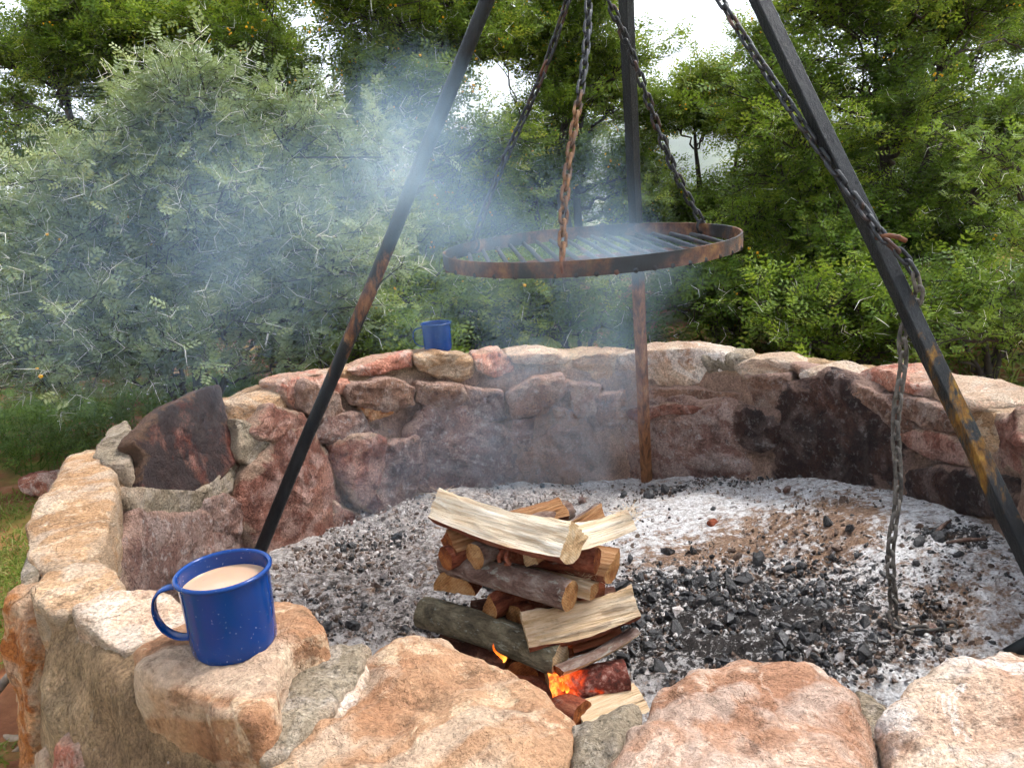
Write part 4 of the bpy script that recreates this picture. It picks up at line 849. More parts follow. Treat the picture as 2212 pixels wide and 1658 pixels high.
# ------------------------------------------------------------------ ground and hills
def terrain_z(x, y):
    r = np.hypot(x, y); z = np.where(r > 9, -(np.clip(r - 9, 0, 160))*.14, 0.0)
    az = np.arctan2(x, y)
    hill = 46 + 16*np.sin(az*3.1 + .6) + 9*np.sin(az*8.3 + 1.0) + 4*np.sin(az*19)
    t = np.clip((r - 260)/(900 - 260), 0, 1); z = z + (22 + hill)*t*t*(3 - 2*t)
    return z
def ground_mesh():
    rr = np.concatenate([np.linspace(.05, 8, 170), np.geomspace(8.2, 3000, 110)]); az = np.linspace(0, 2*math.pi, 420, endpoint=False)
    X = rr[:, None]*np.sin(az); Y = rr[:, None]*np.cos(az); x, y = X.ravel(), Y.ravel(); P = np.stack([x, y, 0*x], 1)
    r = np.hypot(x, y); z = terrain_z(x, y) + .025*fbm(P*1.3, 2, 4) + .008*fbm(P*9, 6, 3) - .02 + np.clip(r - 200, 0, 1)*8*fbm(P*.012, 9, 4)
    inpit = np.hypot(x - PC[0], y - PC[1]) < .80; z = np.where(inpit, -.12, z)
    return mesh('ground', np.stack([x, y, z], 1), [quads(len(rr), 420, True)])
def ground_mat():
    M = Mt('red_earth_and_grass'); v = M.coord('Object', rnd=False)
    earth = M.ramp(M.noise(v, 5, 8, .7), [(.35, hexc('734832')), (.52, hexc('9c6848')), (.68, hexc('b88e6c'))])
    grass = M.ramp(M.noise(v, 9, 8, .72), [(.35, hexc('3c4a1c')), (.52, hexc('66742e')), (.68, hexc('9a9650'))])
    col = M.mix(M.ramp(M.noise(v, 1.7, 6, .6), [(.46, 0.0), (.56, 1.0)]), earth, grass)
    d = M.n('ShaderNodeVectorMath', {0: v}, operation='LENGTH').outputs['Value']
    hillc = M.ramp(M.noise(v, .03, 9, .72), [(.38, (.035, .055, .025)), (.5, (.07, .095, .04)), (.62, (.17, .19, .085))])
    col = M.mix(M.ramp(M.math('DIVIDE', d, 60.0), [(.25, 0.0), (1.0, 1.0)]), col, hillc)
    M.bsdf(Base_Color=col, Roughness=.95, Normal=M.bump(M.noise(v, 60, 8, .7), .6, .01), Specular_IOR_Level=.1); return M.m
MAT['ground'] = ground_mat()
g_ = obj('ground', ground_mesh(), MAT['ground']); tag(g_, 'reddish earth with patchy grass running to distant hills', 'ground', kind='structure')

# ------------------------------------------------------------------ thorn trees
def leaf_mat(name, stops, trans=.35, rough=.55):
    M = Mt(name); t = M.attr('tint'); col = M.ramp(t, stops)
    p = M.n('ShaderNodeBsdfPrincipled', {'Base Color': col, 'Roughness': rough, 'Specular IOR Level': .25})
    tr_ = M.n('ShaderNodeBsdfTranslucent', {'Color': M.mix(.4, col, (.26, .34, .03))}); mx_ = M.n('ShaderNodeMixShader', {0: trans})
    M.t.links.new(p.outputs[0], mx_.inputs[1]); M.t.links.new(tr_.outputs[0], mx_.inputs[2]); M.t.links.new(mx_.outputs[0], M.out.inputs[0]); return M.m
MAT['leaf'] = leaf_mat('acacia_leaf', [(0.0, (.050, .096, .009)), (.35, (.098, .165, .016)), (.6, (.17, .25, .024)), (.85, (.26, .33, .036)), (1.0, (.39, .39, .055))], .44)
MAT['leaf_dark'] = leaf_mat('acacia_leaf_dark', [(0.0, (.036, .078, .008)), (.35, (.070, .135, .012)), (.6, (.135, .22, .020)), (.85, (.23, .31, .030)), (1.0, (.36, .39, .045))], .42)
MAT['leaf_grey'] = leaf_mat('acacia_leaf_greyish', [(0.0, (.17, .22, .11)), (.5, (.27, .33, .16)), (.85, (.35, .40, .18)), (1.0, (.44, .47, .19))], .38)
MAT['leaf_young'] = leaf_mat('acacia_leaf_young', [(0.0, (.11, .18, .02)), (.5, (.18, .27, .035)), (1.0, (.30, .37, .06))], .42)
def simple(name, col, rough=.8, var=.35, sc_=30):
    M = Mt(name); v = M.coord('Object', rnd=False); c2 = M.mix(1.0, col, M.ramp(M.noise(v, sc_, 4, .65), [(.35, 1 - var), (.65, 1 + var)]), 'MULTIPLY'); M.bsdf(Base_Color=c2, Roughness=rough, Specular_IOR_Level=.2); return M.m
MAT['wood'] = simple('acacia_bark', (.055, .042, .034)); MAT['thorn'] = simple('thorn_white', (.85, .82, .74), .5, .15, 12)
MAT['flower'] = simple('acacia_flower', (.80, .42, .02), .9, .25, 60); MAT['petal'] = simple('white_petal', (.75, .75, .72), .8, .1)

def leaf_template(pairs):
    V = []
    for k in range(pairs):
        x0 = .12 + .80*k/(pairs - 1 + 1e-9) if pairs > 1 else .3
        for sgn in (-1, 1):
            L = .46 * (1 - .35*abs(k/(pairs - 1 + 1e-9) - .45)); d = np.array([.52, .85*sgn, -.12]); d /= np.linalg.norm(d); s = np.array([-d[1], d[0], 0])*.10
            b = np.array([x0, .01*sgn, 0]); V += [b, b + d*L*.45 + s, b + d*L, b + d*L*.5 - s]
    return np.array(V)
LT = {n: leaf_template(n) for n in (2, 3, 4)}
def unit(a): return a / (np.linalg.norm(a, axis=-1, keepdims=True) + 1e-12)
def leaves_mesh(name, pos, axis, nrm, size, tint, pairs):
    T = LT[pairs]; k = len(T); axis = unit(axis); side = unit(np.cross(nrm, axis)); nn = np.cross(axis, side)
    V = pos[:, None] + size[:, None, None]*(T[None, :, :1]*axis[:, None] + T[None, :, 1:2]*side[:, None] + T[None, :, 2:]*nn[:, None])
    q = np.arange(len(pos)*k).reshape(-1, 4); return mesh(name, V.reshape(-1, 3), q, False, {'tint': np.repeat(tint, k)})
def sticks(P0, P1, P2, r0, r1, ns=3):
    """many thin 3-point tubes at once"""
    n = len(P0); d = unit(P2 - P0); up = np.where(np.abs(d[:, 2:]) > .9, np.array([[1.0, 0, 0]]), np.array([[0, 0, 1.0]])); s = unit(np.cross(up, d)); u = np.cross(d, s); rings = []
    for P, r in ((P0, r0), (P1, (r0 + r1)/2), (P2, r1)):
        for j in range(ns):
            a = 2*math.pi*j/ns; rings.append(P + np.asarray(r).reshape(-1, 1)*(math.cos(a)*s + math.sin(a)*u))
    V = np.stack(rings, 1); b = (np.arange(n)*3*ns)[:, None, None]; q = quads(3, ns, True)[None] + b; return V.reshape(-1, 3), q.reshape(-1, 4)
NLEAF = [0]
def tree(name, label, base, stems, pads, mat, nbl=10, ntw=8, leaf=.055, pairs=3, thorn=.0, tlen=.045, flower=.0, seed=0, group='thorn trees behind the pit', dens=1.0, spread=.7, vflat=.7, trunk_r=.035, cat='tree'):
    r_ = np.random.default_rng(seed); base = np.array(base, float); root = empty(name, base); tag(root, label, cat, group)
    Wd = Acc(); stem_pts = []
    for top, rad in stems:
        t = np.linspace(0, 1, 16)[:, None]; top = np.array(top, float); L = np.linalg.norm(top - base)
        P = base + (top - base)*t + L*.05*np.stack([fbm(np.c_[t*3, t*0 + seed, t*0], 11, 3), fbm(np.c_[t*3, t*0 + seed, t*0], 23, 3), 0*t[:, 0]], 1)*np.sin(t*math.pi*.9 + .05)
        rd = np.linspace(rad, rad*.12, 16); Wd.add(*tube(P, rd, 7, False)); stem_pts += [(P[i], rd[i]) for i in range(3, 16)]
    SP = np.array([p for p, _ in stem_pts]); SR = np.array([q for _, q in stem_pts])
    B0, B1, B2, BT = [], [], [], []
    for (c, rad, w) in pads:
        c = np.array(c, float); rad = np.array(rad, float); cost = np.linalg.norm(SP - c, axis=1) + 1.2*np.maximum(SP[:, 2] - c[2] + .15, 0) + r_.uniform(0, .15, len(SP)); i = int(np.argmin(cost))
        p0 = SP[i]; d = c - p0; mid = p0 + d*.5 + np.array([0, 0, .12*np.linalg.norm(d)]) + r_.normal(0, .06, 3)*np.linalg.norm(d); t = np.linspace(0, 1, 12)[:, None]
        limb = (1-t)**2*p0 + 2*t*(1-t)*mid + t*t*c; limb[1:-1] += r_.normal(0, .012, (10, 3)); Wd.add(*tube(limb, np.linspace(min(SR[i]*.6, .018), .0045, 12), 5, False))
        nb = max(3, int(nbl*w)); tb_ = r_.uniform(.45, 1, nb); s0 = np.stack([np.interp(tb_, t[:, 0], limb[:, k]) for k in range(3)], 1)
        e = unit(r_.normal(0, 1, (nb, 3))); e[:, 2] = np.where(e[:, 2] < -.3, -e[:, 2]*.5, e[:, 2]); e = c + e*rad*r_.uniform(.55, 1.05, (nb, 1))
        m_ = (s0 + e)/2 + r_.normal(0, .05, (nb, 3)) + np.array([0, 0, .03]); B0.append(s0); B1.append(m_); B2.append(e); BT.append(np.full(nb, r_.uniform(-.30, .28)))
    B0, B1, B2, BT = map(np.concatenate, (B0, B1, B2, BT)); v, q = sticks(B0, B1, B2, np.full(len(B0), .0038), np.full(len(B0), .0016), 4); Wd.add(v, [q])
    nB = len(B0); rep_ = np.repeat(np.arange(nB), ntw); n = len(rep_); t = r_.uniform(.12, 1, (n, 1)); ts = (1-t)**2*B0[rep_] + 2*t*(1-t)*B1[rep_]*1.0 + t*t*B2[rep_]
    bd = unit(B2[rep_] - B0[rep_]); td = bd*.7 + r_.normal(0, spread, (n, 3)); td[:, 2] = td[:, 2]*vflat + .15; td = unit(td); tl = r_.uniform(.07, .20, (n, 1)); te = ts + td*tl; tm = (ts + te)/2 + r_.normal(0, .01, (n, 3))
    v, q = sticks(ts, tm, te, np.full(n, .0014), np.full(n, .0008), 3); Wd.add(v, [q])
    obj('trunk', Wd.mesh('trunk'), MAT['wood'], root).location = -base
    nl = np.maximum(2, (tl[:, 0]/.017*dens).astype(int)); k = np.repeat(np.arange(n), nl); m_ = len(k); u = r_.uniform(.05, 1.05, (m_, 1)); pos = ts[k] + (te[k] - ts[k])*u
    ax = td[k]*.35 + r_.normal(0, .8, (m_, 3)); ax[:, 2] = ax[:, 2]*.55 + .12; nr = np.array([0, 0, 1.0]) + r_.normal(0, .45, (m_, 3)); sz = leaf*r_.uniform(.65, 1.2, m_)
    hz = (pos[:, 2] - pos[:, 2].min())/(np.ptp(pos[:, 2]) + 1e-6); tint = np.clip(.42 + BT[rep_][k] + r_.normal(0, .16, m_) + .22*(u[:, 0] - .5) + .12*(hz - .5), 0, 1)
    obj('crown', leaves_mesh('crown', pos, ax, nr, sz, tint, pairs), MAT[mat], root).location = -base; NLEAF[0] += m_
    if thorn > 0:
        nn = np.maximum(1, (tl[:, 0]/.035).astype(int)); k = np.repeat(np.arange(n), nn); k = k[r_.uniform(0, 1, len(k)) < thorn]; m_ = len(k); u = r_.uniform(.1, 1.0, (m_, 1)); p0 = ts[k] + (te[k] - ts[k])*u
        sd = unit(np.cross(td[k], r_.normal(0, 1, (m_, 3)))); ln = tlen*r_.uniform(.5, 1.3, (m_, 1)); P0 = np.concatenate([p0, p0]); dd = np.concatenate([unit(sd + .85*td[k]), unit(-sd + .85*td[k])])*np.concatenate([ln, ln])
        bow = 0; v, q = sticks(P0, P0 + dd*.5 + bow, P0 + dd, np.full(2*m_, .0015), np.full(2*m_, .0004), 3)
        tag(obj('thorns', mesh('thorns', v, q), MAT['thorn'], root), kind='stuff').location = -base
    if flower > 0:
        k = np.nonzero(r_.uniform(0, 1, n) < flower)[0]; k = np.repeat(k, r_.integers(2, 6, len(k))); m_ = len(k); P = ts[k] + (te[k] - ts[k])*r_.uniform(.5, 1.1, (m_, 1)) + r_.normal(0, .014, (m_, 3)); v0_, f0_ = ico(); rd = r_.uniform(.0045, .0075, m_)
        v = (v0_[None]*rd[:, None, None] + P[:, None]).reshape(-1, 3); f_ = (f0_[None] + (np.arange(m_)*12)[:, None, None]).reshape(-1, 3)
        tag(obj('flowers', mesh('flowers', v, f_), MAT['flower'], root), kind='stuff').location = -base
    return root

GAPS = [(715,212,15),(1105,195,26),(1485,40,66),(1565,100,34),(1440,150,18),(20,20,26),(1560,340,18),(1475,360,16),(1290,430,20),(640,60,10)]
def pads_in(boxes, seed):
    """boxes: (x0,y0,x1,y1, near, far, count, radius) read off the photograph"""
    r_ = np.random.default_rng(seed); out = []
    for x0, y0, x1, y1, n0, n1, cnt, rad in boxes:
        got = 0; tries = 0
        while got < cnt and tries < cnt*12:
            tries += 1; x_, y_, Yd = r_.uniform(x0, x1), r_.uniform(y0, y1), r_.uniform(n0, n1); pr = rad*F/Yd
            if any(math.hypot(x_-a, y_-b) < c + pr*.75 for a, b, c in GAPS): continue
            c_ = aty(x_, y_, Yd)
            if c_[2] < .12: continue
            s_ = r_.uniform(.7, 1.25); out.append((c_, (rad*s_*1.15, rad*s_*1.1, rad*s_*.75), r_.uniform(.7, 1.2))); got += 1
    return out
def gnd(px_, Yd): p_ = aty(px_, 900, Yd); return np.array([p_[0], Yd, float(terrain_z(np.array(p_[0]), np.array(Yd))) - .03])
def stem(px_, py_, Yd, r): return (aty(px_, py_, Yd), r)

# near bush with long white thorns, left
tree('thorn_bush', 'grey green thorn bush full of long white thorns, left behind the pit', gnd(415, 2.95),
     [stem(415, 290, 2.95, .022), stem(200, 480, 2.85, .016), stem(640, 430, 3.0, .016), stem(330, 560, 2.7, .012), stem(560, 640, 2.75, .012)],
     pads_in([(10, 560, 330, 820, 2.5, 3.0, 15, .20), (30, 380, 380, 640, 2.6, 3.2, 14, .22), (240, 240, 640, 520, 2.7, 3.3, 18, .20), (480, 330, 800, 600, 2.7, 3.4, 14, .22), (330, 560, 800, 830, 2.6, 3.3, 18, .22), (330, 190, 470, 280, 2.9, 3.1, 3, .13)], 3),
     'leaf_grey', 9, 8, .046, 4, .30, .055, .004, 31, dens=1.0)
# trees behind
tree('acacia_tree', 'dark spreading acacia filling the upper left corner', gnd(300, 4.9), [stem(300, 200, 4.9, .07), stem(120, 30, 4.8, .05), stem(430, 60, 4.8, .045)],
     pads_in([(-60, -80, 300, 160, 4.3, 5.3, 18, .30), (200, -60, 560, 190, 4.3, 5.3, 20, .30), (-60, 120, 620, 360, 4.4, 5.3, 22, .30)], 4), 'leaf_dark', 10, 8, .062, 3, .05, .05, .02, 32)
tree('acacia_tree', 'flowering acacia with pale thorns left of the tripod top', gnd(760, 4.3), [stem(760, 250, 4.3, .05), stem(900, 60, 4.3, .04), stem(620, 120, 4.4, .04)],
     pads_in([(540, -60, 1050, 110, 3.9, 4.8, 24, .22), (560, 90, 1090, 330, 4.0, 4.8, 24, .22), (700, 300, 1090, 520, 4.1, 4.9, 14, .27), (740, 500, 1080, 740, 3.7, 4.6, 14, .27)], 5), 'leaf', 10, 8, .055, 3, .09, .055, .035, 33)
tree('acacia_tree', 'slender acacia with dark trunk behind the hanging chains', gnd(1240, 5.0), [stem(1225, 140, 5.0, .06), stem(1120, 240, 5.0, .04), stem(1290, 60, 5.1, .04)],
     pads_in([(1060, -60, 1360, 130, 4.6, 5.4, 16, .21), (1090, 120, 1420, 420, 4.6, 5.4, 22, .22), (1020, 400, 1450, 640, 4.7, 5.6, 13, .29)], 6), 'leaf', 10, 8, .058, 3, .04, .05, .03, 34)
tree('acacia_tree', 'open flowering acacia with upright twigs between back leg and right leg', gnd(1530, 5.3), [stem(1500, 230, 5.3, .04), stem(1610, 260, 5.3, .03), stem(1440, 290, 5.3, .025)],
     pads_in([(1395, 90, 1680, 280, 4.9, 5.6, 16, .16), (1390, 250, 1700, 480, 4.9, 5.7, 14, .25), (1400, 460, 1720, 740, 4.7, 5.7, 15, .29)], 7), 'leaf', 9, 8, .058, 3, .04, .05, .035, 35, vflat=1.0)
tree('acacia_tree', 'large dense dark green acacia filling the right side', gnd(1930, 3.9), [stem(1900, 100, 3.9, .06), stem(2060, 60, 4.0, .05), stem(1780, 380, 3.9, .04), stem(2120, 420, 3.9, .04)],
     pads_in([(1660, -60, 2260, 200, 3.5, 4.6, 22, .27), (1640, 180, 2260, 460, 3.4, 4.6, 24, .27), (1600, 430, 2260, 700, 3.3, 4.6, 26, .27), (1640, 660, 2260, 850, 3.2, 4.4, 20, .25)], 8), 'leaf_dark', 10, 8, .052, 3, .03, .045, .012, 36)
p_ = aty(2420, 700, 2.35); tree('acacia_sapling', 'bright green thorny sprigs reaching in at the right edge', (p_[0], 2.35, 0), [stem(2330, 420, 2.35, .014), stem(2330, 720, 2.3, .012)],
     [(aty(2150, 345, 2.35), (.10, .08, .06), .6), (aty(2200, 420, 2.35), (.09, .08, .07), .6), (aty(2210, 540, 2.4), (.08, .08, .06), .5), (aty(2080, 735, 2.3), (.11, .08, .03), .6), (aty(2190, 720, 2.3), (.10, .08, .04), .6), (aty(2290, 600, 2.4), (.12, .1, .2), 1)], 'leaf_young', 8, 6, .036, 4, .10, .040, .01, 37)
# shrubs and undergrowth behind the wall
SH = [('low green shrub behind the rim left of the far mug', 560, 930, 3.1, 620, 790, 41, 'leaf'), ('leafy green shrub directly behind the far mug', 850, 1150, 3.6, 600, 750, 42, 'leaf'), ('shady shrub behind the rim under the grill', 1080, 1420, 3.7, 590, 750, 43, 'leaf'),
      ('dark shrub behind the rim between back leg and right leg', 1380, 1720, 3.5, 600, 760, 44, 'leaf_dark'), ('dark low shrub behind the bright cap stones at right', 1680, 2000, 3.1, 640, 800, 45, 'leaf_dark'), ('dark low shrub at the right edge behind the yellow rusty leg', 1960, 2300, 2.9, 640, 850, 46, 'leaf_dark')]
for lab, a, b, yn, y0, y1, sd, mt_ in SH:
    md = (a + b)/2; tree('shrub', lab, gnd(md, yn), [stem(md, y0 + 20, yn, .018), stem(a*.7 + b*.3, y0 + 50, yn, .014), stem(a*.3 + b*.7, y0 + 40, yn, .014)],
         pads_in([(a, y0, b, y1, yn - .3, yn + .5, 14, .19)], sd), mt_, 8, 7, .052, 3, .06, .05, .008, sd, group='shrubs behind the rim', cat='shrub', dens=.9)
for i, (lab, a, b, yn, sd) in enumerate([('hazy green thicket far behind the left thorn bush', -100, 620, 6.3, 51), ('hazy green thicket far behind the tripod\'s left leg', 560, 1150, 6.3, 52), ('hazy green thicket far behind the grill', 1050, 1600, 6.4, 53), ('shady thicket far behind the large right acacia', 1550, 2300, 5.8, 54)]):
    md = (a + b)/2; tree('thicket_tree', lab, gnd(md, yn), [stem(md, 400, yn, .05), stem(a*.7 + b*.3, 460, yn, .035), stem(a*.3 + b*.7, 440, yn, .035)],
         pads_in([(a, 420 if i != 3 else 150, b, 640, yn - .7, yn + .7, 24, .38)], sd), 'leaf_dark' if i == 3 else 'leaf', 9, 7, .08, 2, .0, .05, .01, sd)
for lab, a, b, y0, y1, yn, sd, cnt in [('distant acacia crown behind the upper left corner', -80, 620, -60, 420, 6.6, 61, 42), ('distant acacia crown behind the left leg\'s top', 520, 1160, -60, 440, 6.8, 62, 44), ('distant acacia crown behind the middle chain', 1060, 1400, -60, 460, 7.2, 63, 18), ('distant acacia crown behind the right leg\'s top', 1600, 2300, -60, 460, 6.0, 64, 26)]:
    md = (a + b)/2; tree('acacia_tree', lab, gnd(md, yn), [stem(md, 200, yn, .07), stem(a*.7 + b*.3, 120, yn, .05), stem(a*.3 + b*.7, 150, yn, .05)], pads_in([(a, y0, b, y1, yn - .6, yn + .6, cnt, .40)], sd), 'leaf', 9, 7, .085, 2, 0, .05, .02, sd)
print('leaves', NLEAF[0])

# ------------------------------------------------------------------ grass, herbs and small things on the ground at the left
def blades(name, label, n, box, hgt, wid, mat, seed, dens=None, kind='stuff'):
    r_ = np.random.default_rng(seed); x0, y0, x1, y1 = box; x = r_.uniform(x0, x1, n*3); y = r_.uniform(y0, y1, n*3)
    k = (np.hypot(x - PC[0], y - PC[1]) > .99) & (fbm(np.stack([x, y, 0*x], 1)*2.2, 5, 3) > (-.05 if dens is None else dens)); x, y = x[k][:n], y[k][:n]; n = len(x)
    b = np.stack([x, y, np.full(n, -.02)], 1); h = hgt*r_.uniform(.5, 1.3, (n, 1)); ln = unit(np.c_[r_.normal(0, 1, (n, 2)), np.full(n, 1.1)]); mid = b + ln*h*.55; tip = mid + unit(ln + np.c_[r_.normal(0, .8, (n, 2)), np.full(n, -.5)])*h*.55
    sd = unit(np.cross(ln, r_.normal(0, 1, (n, 3))))*wid*r_.uniform(.6, 1.2, (n, 1)); V = np.stack([b - sd, b + sd, mid - sd*.8, mid + sd*.8, tip], 1).reshape(-1, 3); o_ = (np.arange(n)*5)[:, None]
    q = np.array([[0, 1, 3, 2]]) + o_; t3 = np.array([[2, 3, 4]]) + o_; o = obj(name, mesh(name, V, [q, t3], False, {'tint': np.repeat(np.clip(r_.normal(.5, .25, n), 0, 1), 5)}), MAT[mat]); tag(o, label, 'grass', kind=kind); return o
MAT['grassblade'] = leaf_mat('grass_blade', [(0.0, (.08, .13, .015)), (.5, (.17, .22, .035)), (.8, (.28, .28, .07)), (1.0, (.42, .36, .16))])
MAT['herb'] = leaf_mat('herb_leaf', [(0.0, (.06, .13, .014)), (.6, (.12, .21, .03)), (1.0, (.2, .29, .05))])
blades('grass', 'short patchy grass on red earth left of the pit', 26000, (-2.9, .7, -.55, 3.2), .042, .0019, 'grassblade', 3, -.22)
blades('grass', 'bright short grass tufts beside the pit\'s outer left face', 9000, (-1.75, .75, -.62, 2.4), .034, .0016, 'grassblade', 13, .02)
blades('grass', 'rough grass under the trees behind the pit', 9000, (-.9, 2.4, 3.4, 4.6), .11, .0035, 'grassblade', 4, -.3)
def herbs():
    r_ = np.random.default_rng(8); n = 900; pos, ax, nr, sz, ti = [], [], [], [], []; stems0, stems1, stems2 = [], [], []; fl = []
    for i in range(n):
        x_, y_ = r_.uniform(-2.95, -.95), r_.uniform(2.7, 3.9)
        if math.hypot(x_ - PC[0], y_ - PC[1]) < 1.1: continue
        h = r_.uniform(.08, .24); d = unit(np.array([r_.normal(0, .5), r_.normal(0, .5), 1.0])); b = np.array([x_, y_, -.02]); t = b + d*h; stems0.append(b); stems1.append((b + t)/2 + r_.normal(0, .01, 3)); stems2.append(t)
        m_ = r_.integers(8, 16); u = r_.uniform(.25, 1.05, m_); pos.append(b + np.outer(u, d*h)); a = r_.normal(0, 1, (m_, 3)); a[:, 2] = np.abs(a[:, 2])*.4; ax.append(a); nr.append(np.array([0, 0, 1.0]) + r_.normal(0, .4, (m_, 3))); sz.append(r_.uniform(.025, .045, m_)); ti.append(np.clip(r_.normal(.5, .22, m_), 0, 1))
        if r_.uniform() < .10: fl.append(t + np.array([0, 0, .012]))
    root = empty('ground_cover', (-1.8, 2.9, 0)); tag(root, 'low green herbs with tiny white flowers below the thorn bush', 'ground cover', kind='stuff'); off = -np.array(root.location)
    obj('leaves', leaves_mesh('leaves', np.concatenate(pos), np.concatenate(ax), np.concatenate(nr), np.concatenate(sz), np.concatenate(ti), 3), MAT['herb'], root).location = off
    v, q = sticks(np.array(stems0), np.array(stems1), np.array(stems2), np.full(len(stems0), .0018), np.full(len(stems0), .001), 3); obj('stems', mesh('stems', v, q), MAT['herb'], root).location = off
    fl = np.array(fl); v0_, f0_ = ico(); obj('flowers', mesh('flowers', (v0_[None]*np.array([.007, .007, .003]) + fl[:, None]).reshape(-1, 3), (f0_[None] + (np.arange(len(fl))*12)[:, None, None]).reshape(-1, 3)), MAT['petal'], root).location = off
herbs()
p = atz(95, 1040, .03); V, fs, ed = inflate(np.stack([.07*np.cos(np.arange(9)*.698), .055*np.sin(np.arange(9)*.698)], 1), .05, .04, seed=901, k=2.5)
o = obj('field_stone', mesh('field_stone', V, fs, True, {'edge': ed*0}), MAT['pink'], None, p); tag(o, 'loose reddish stone in the grass left of the pit', 'stone')
part = part_tube('dry_stick', [atz(-30, 1520, .012), atz(20, 1458, .02), atz(55, 1420, .016)], [.009, .008, .006], simple('dry_stick_wood', (.22, .17, .13)), None); tag(part, 'dry grey stick lying in the grass at the left edge', 'stick')
for px_, lab, sz_ in [((30, 1590), 'pale dry leaf on the red earth at the lower left edge', .02), ((45, 1610), 'brown dry leaf lowest on the red earth at the left', .018)]:
    c = atz(*px_, .006); a = np.linspace(0, 2*math.pi, 13)[:-1]; V = np.stack([sz_*np.cos(a), sz_*.35*np.sin(a), .004*np.cos(a*2)], 1); V = np.vstack([V, [[0, 0, .004]]]); V2 = V - np.array([0, 0, .0012]); j = np.arange(12); j2 = (j+1) % 12
    o = obj('dry_leaf', mesh('dry_leaf', np.vstack([V, V2]), [np.stack([np.full(12, 12), j, j2], 1), np.stack([np.full(12, 25), 13 + j2, 13 + j], 1), np.stack([j, 13 + j, 13 + j2, j2], 1)]), simple('dry_leaf_mat', (.35, .26, .18)), None, c); o.rotation_euler[2] = px_[0]*.1; tag(o, lab, 'leaf')
for px_, lab, sz_, mt_ in [((1540, 1138), 'short brown block of wood alone on the white ash', .013, 'barkred'), ((2015, 1362), 'small reddish chip on the white ash at right', .008, 'inner'), ((1700, 1060), 'red brown stone chip at the foot of the back wall', .009, 'inner'), ((1258, 1088), 'dusky red stone chip on the ash behind the wood stack', .014, 'inner')]:
    p = px_floor(*px_); V, fs, ed = inflate(np.array([(-.8, -.9), (.7, -1), (.9, .6), (.3, 1.1), (-.8, .9)])*sz_, sz_*.9, sz_*.5, seed=int(px_[0]), nb=40, rings=10, amp=.001, rough=.0006)
    o = obj('chip', mesh('chip', V, fs, True, {'edge': ed*0}), MAT[mt_], None, p + np.array([0, 0, sz_*.3])); o.rotation_euler = (R(60), 0, px_[0]); tag(o, lab, 'chip')
for px_, a, lab in [((2035, 1150), .6, 'thin brown stick chip in the charcoal heap by the right leg'), ((2085, 1180), -.3, 'curled brown bark chip beside the right charcoal heap')]:
    p = px_floor(*px_); d_ = np.array([math.cos(a), math.sin(a), .15])*.03; part = part_tube('wood_chip', [p - d_ + [0, 0, .010], p + [0, 0, .013], p + d_ + [0, 0, .011]], [.002, .004, .002], MAT['barkgrey'], None); tag(part, lab, 'chip')

o = part_tube('poker', [px_floor(2176, 1432) + [0, 0, .012], aty(2300, 1345, .98)], .011, MAT['iron_dark'], None); tag(o, 'dark iron poker end resting on the ash at the right edge', 'poker')
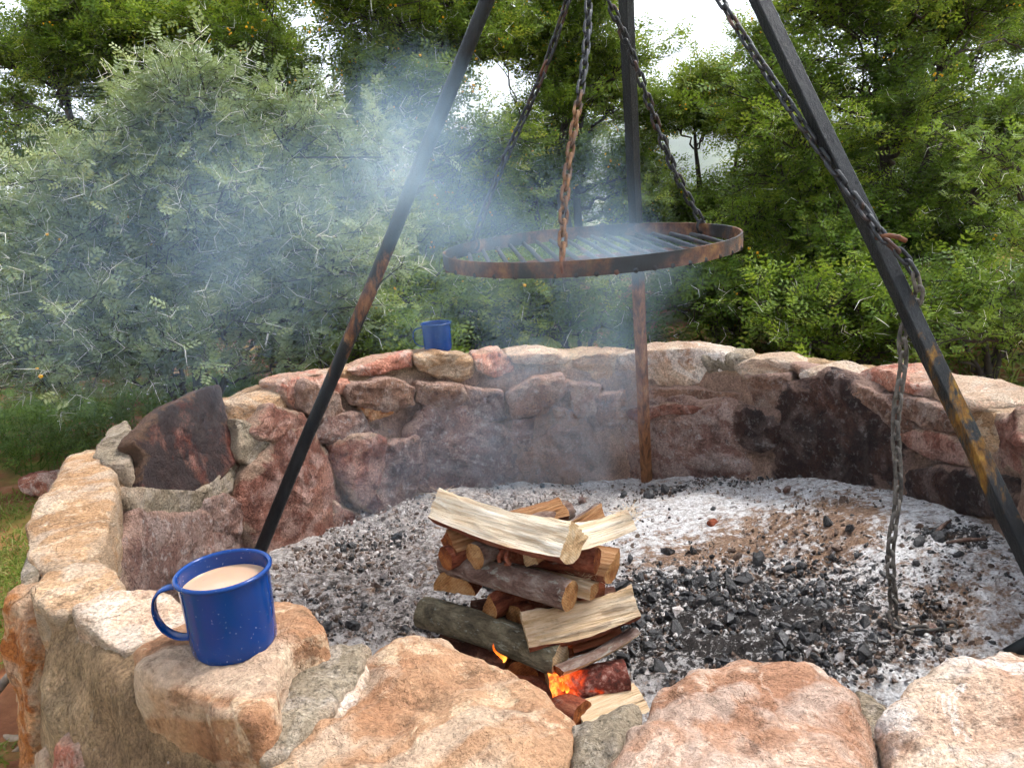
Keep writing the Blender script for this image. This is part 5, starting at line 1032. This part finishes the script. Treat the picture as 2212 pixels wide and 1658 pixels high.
# ------------------------------------------------------------------ smoke: a voxel volume drifting up and left from the wood stack
def smoke():
    ng = bpy.data.node_groups.new('smoke', 'GeometryNodeTree'); ng.interface.new_socket('Geometry', in_out='INPUT', socket_type='NodeSocketGeometry'); ng.interface.new_socket('Geometry', in_out='OUTPUT', socket_type='NodeSocketGeometry')
    N, L = ng.nodes, ng.links; go = N.new('NodeGroupOutput')
    def put(s, v):
        if isinstance(v, bpy.types.NodeSocket): L.new(v, s)
        else: s.default_value = v
    def mth(op, a, b=0.0, c=None, clamp=False):
        n = N.new('ShaderNodeMath'); n.operation = op; n.use_clamp = clamp; put(n.inputs[0], a); put(n.inputs[1], b)
        if c is not None: put(n.inputs[2], c)
        return n.outputs[0]
    def vm(op, a, b=None, out=0, scale=None):
        n = N.new('ShaderNodeVectorMath'); n.operation = op; put(n.inputs[0], a)
        if b is not None: put(n.inputs[1], b)
        if scale is not None: put(n.inputs['Scale'], scale)
        return n.outputs[out]
    def tex(v, sc_, det, rough=.6, dist=0.0, out='Fac'):
        n = N.new('ShaderNodeTexNoise'); put(n.inputs['Vector'], v); n.inputs['Scale'].default_value = sc_; n.inputs['Detail'].default_value = det; n.inputs['Roughness'].default_value = rough; n.inputs['Distortion'].default_value = dist
        return n.outputs[0 if out == 'Fac' else 1]
    pos = N.new('GeometryNodeInputPosition').outputs[0]
    w = vm('SUBTRACT', tex(pos, 2.6, 3, .55, 0, 'Color'), (.5, .5, .5)); w2 = vm('SUBTRACT', tex(pos, 8.0, 3, .55, 0, 'Color'), (.5, .5, .5))
    p = vm('ADD', pos, vm('ADD', vm('SCALE', w, scale=.34), vm('SCALE', w2, scale=.10)))
    tot = None
    for a, b, ra, rb, sa, sb in SMOKE:
        a = np.array(a); b = np.array(b); ab = b - a; pa = vm('SUBTRACT', p, tuple(a)); t = mth('DIVIDE', vm('DOT_PRODUCT', pa, tuple(ab), 1), float(ab @ ab), clamp=True)
        d = vm('LENGTH', vm('SUBTRACT', pa, vm('SCALE', tuple(ab), scale=t)), None, 1); r_ = mth('MULTIPLY_ADD', t, rb - ra, ra); s = mth('SUBTRACT', 1.0, mth('DIVIDE', d, r_), clamp=True)
        s = mth('MULTIPLY', mth('MULTIPLY', s, mth('SUBTRACT', 2.0, s)), mth('MULTIPLY', s, mth('MULTIPLY_ADD', t, sb - sa, sa))); tot = s if tot is None else mth('ADD', tot, s)
    n = tex(vm('MULTIPLY', p, (1.25, 1.25, .7)), 4.6, 6, .66, .8); n = mth('MULTIPLY', mth('SUBTRACT', n, .37), 4.2, clamp=True); den = mth('MULTIPLY', tot, mth('MULTIPLY_ADD', n, .92, .08))
    vc = N.new('GeometryNodeVolumeCube'); L.new(den, vc.inputs['Density']); vc.inputs['Background'].default_value = 0
    vc.inputs['Min'].default_value = (-1.75, .98, .10); vc.inputs['Max'].default_value = (.62, 2.02, 1.52)
    vc.inputs['Resolution X'].default_value = 130; vc.inputs['Resolution Y'].default_value = 58; vc.inputs['Resolution Z'].default_value = 84
    sm = N.new('GeometryNodeSetMaterial'); sm.inputs['Material'].default_value = MAT['smoke']; L.new(vc.outputs[0], sm.inputs[0]); L.new(sm.outputs[0], go.inputs[0])
    me = bpy.data.meshes.new('smoke'); o = obj('smoke', me, None); md = o.modifiers.new('smoke', 'NODES'); md.node_group = ng; me.materials.append(MAT['smoke']); tag(o, 'blue white wood smoke drifting up and left from the fire', 'smoke', kind='stuff')
M = Mt('smoke'); at = M.n('ShaderNodeAttribute', attribute_name='density').outputs['Fac']; pv = M.n('ShaderNodeVolumeScatter', {'Color': (.52, .76, 1.0), 'Density': at, 'Anisotropy': .2}); M.t.links.new(pv.outputs[0], M.out.inputs['Volume']); MAT['smoke'] = M.m
_q = lambda x, y, Y: tuple(aty(x, y, Y))
SMOKE = [(_q(1090, 1190, 1.22), _q(1130, 1000, 1.30), .05, .10, 3.5, 3.0), (_q(900, 720, 1.72), _q(1040, 640, 1.72), .12, .14, 1.6, 1.4), (_q(1130, 1060, 1.30), _q(1200, 760, 1.36), .10, .17, 2.8, 2.0), (_q(1200, 760, 1.36), _q(1230, 540, 1.30), .17, .20, 2.2, 3.4), (_q(1390, 545, 1.25), _q(1100, 500, 1.25), .11, .13, 6.0, 3.0), (_q(1400, 560, 1.3), _q(1380, 700, 1.4), .09, .08, 3.0, 1.6),
         (_q(1060, 520, 1.28), _q(930, 330, 1.26), .14, .14, 3.0, 5.4), (_q(930, 330, 1.26), _q(1000, 190, 1.24), .14, .06, 5.4, 5.0), (_q(900, 380, 1.3), _q(620, 520, 1.5), .20, .32, 1.3, .55),
         (_q(760, 440, 1.45), _q(60, 580, 1.70), .36, .46, .46, .36), (_q(560, 560, 1.5), _q(200, 700, 1.65), .36, .34, .30, .20), (_q(1010, 1010, 1.5), _q(760, 1020, 1.62), .14, .16, 2.2, 1.4), (_q(1230, 980, 1.75), _q(1330, 640, 1.75), .13, .16, 2.8, 2.2)]
smoke()
# ------------------------------------------------------------------ air: thin haze that lets the far hills fade
M = Mt('haze'); pv = M.n('ShaderNodeVolumePrincipled', {'Color': (.93, .96, 1.0), 'Density': .0008}); M.t.links.new(pv.outputs[0], M.out.inputs['Volume']); MAT['haze'] = M.m
x0, x1, y0, y1, z0, z1 = -3100, 3100, -3100, 3100, -60, 140
hv = [(x, y, z) for x in (x0, x1) for y in (y0, y1) for z in (z0, z1)]
o = obj('haze', mesh('haze', hv, [np.array([(0, 1, 3, 2), (4, 6, 7, 5), (0, 4, 5, 1), (2, 3, 7, 6), (0, 2, 6, 4), (1, 5, 7, 3)])], False), MAT['haze']); tag(o, 'thin pale haze in the air over the valley', 'haze', kind='stuff')
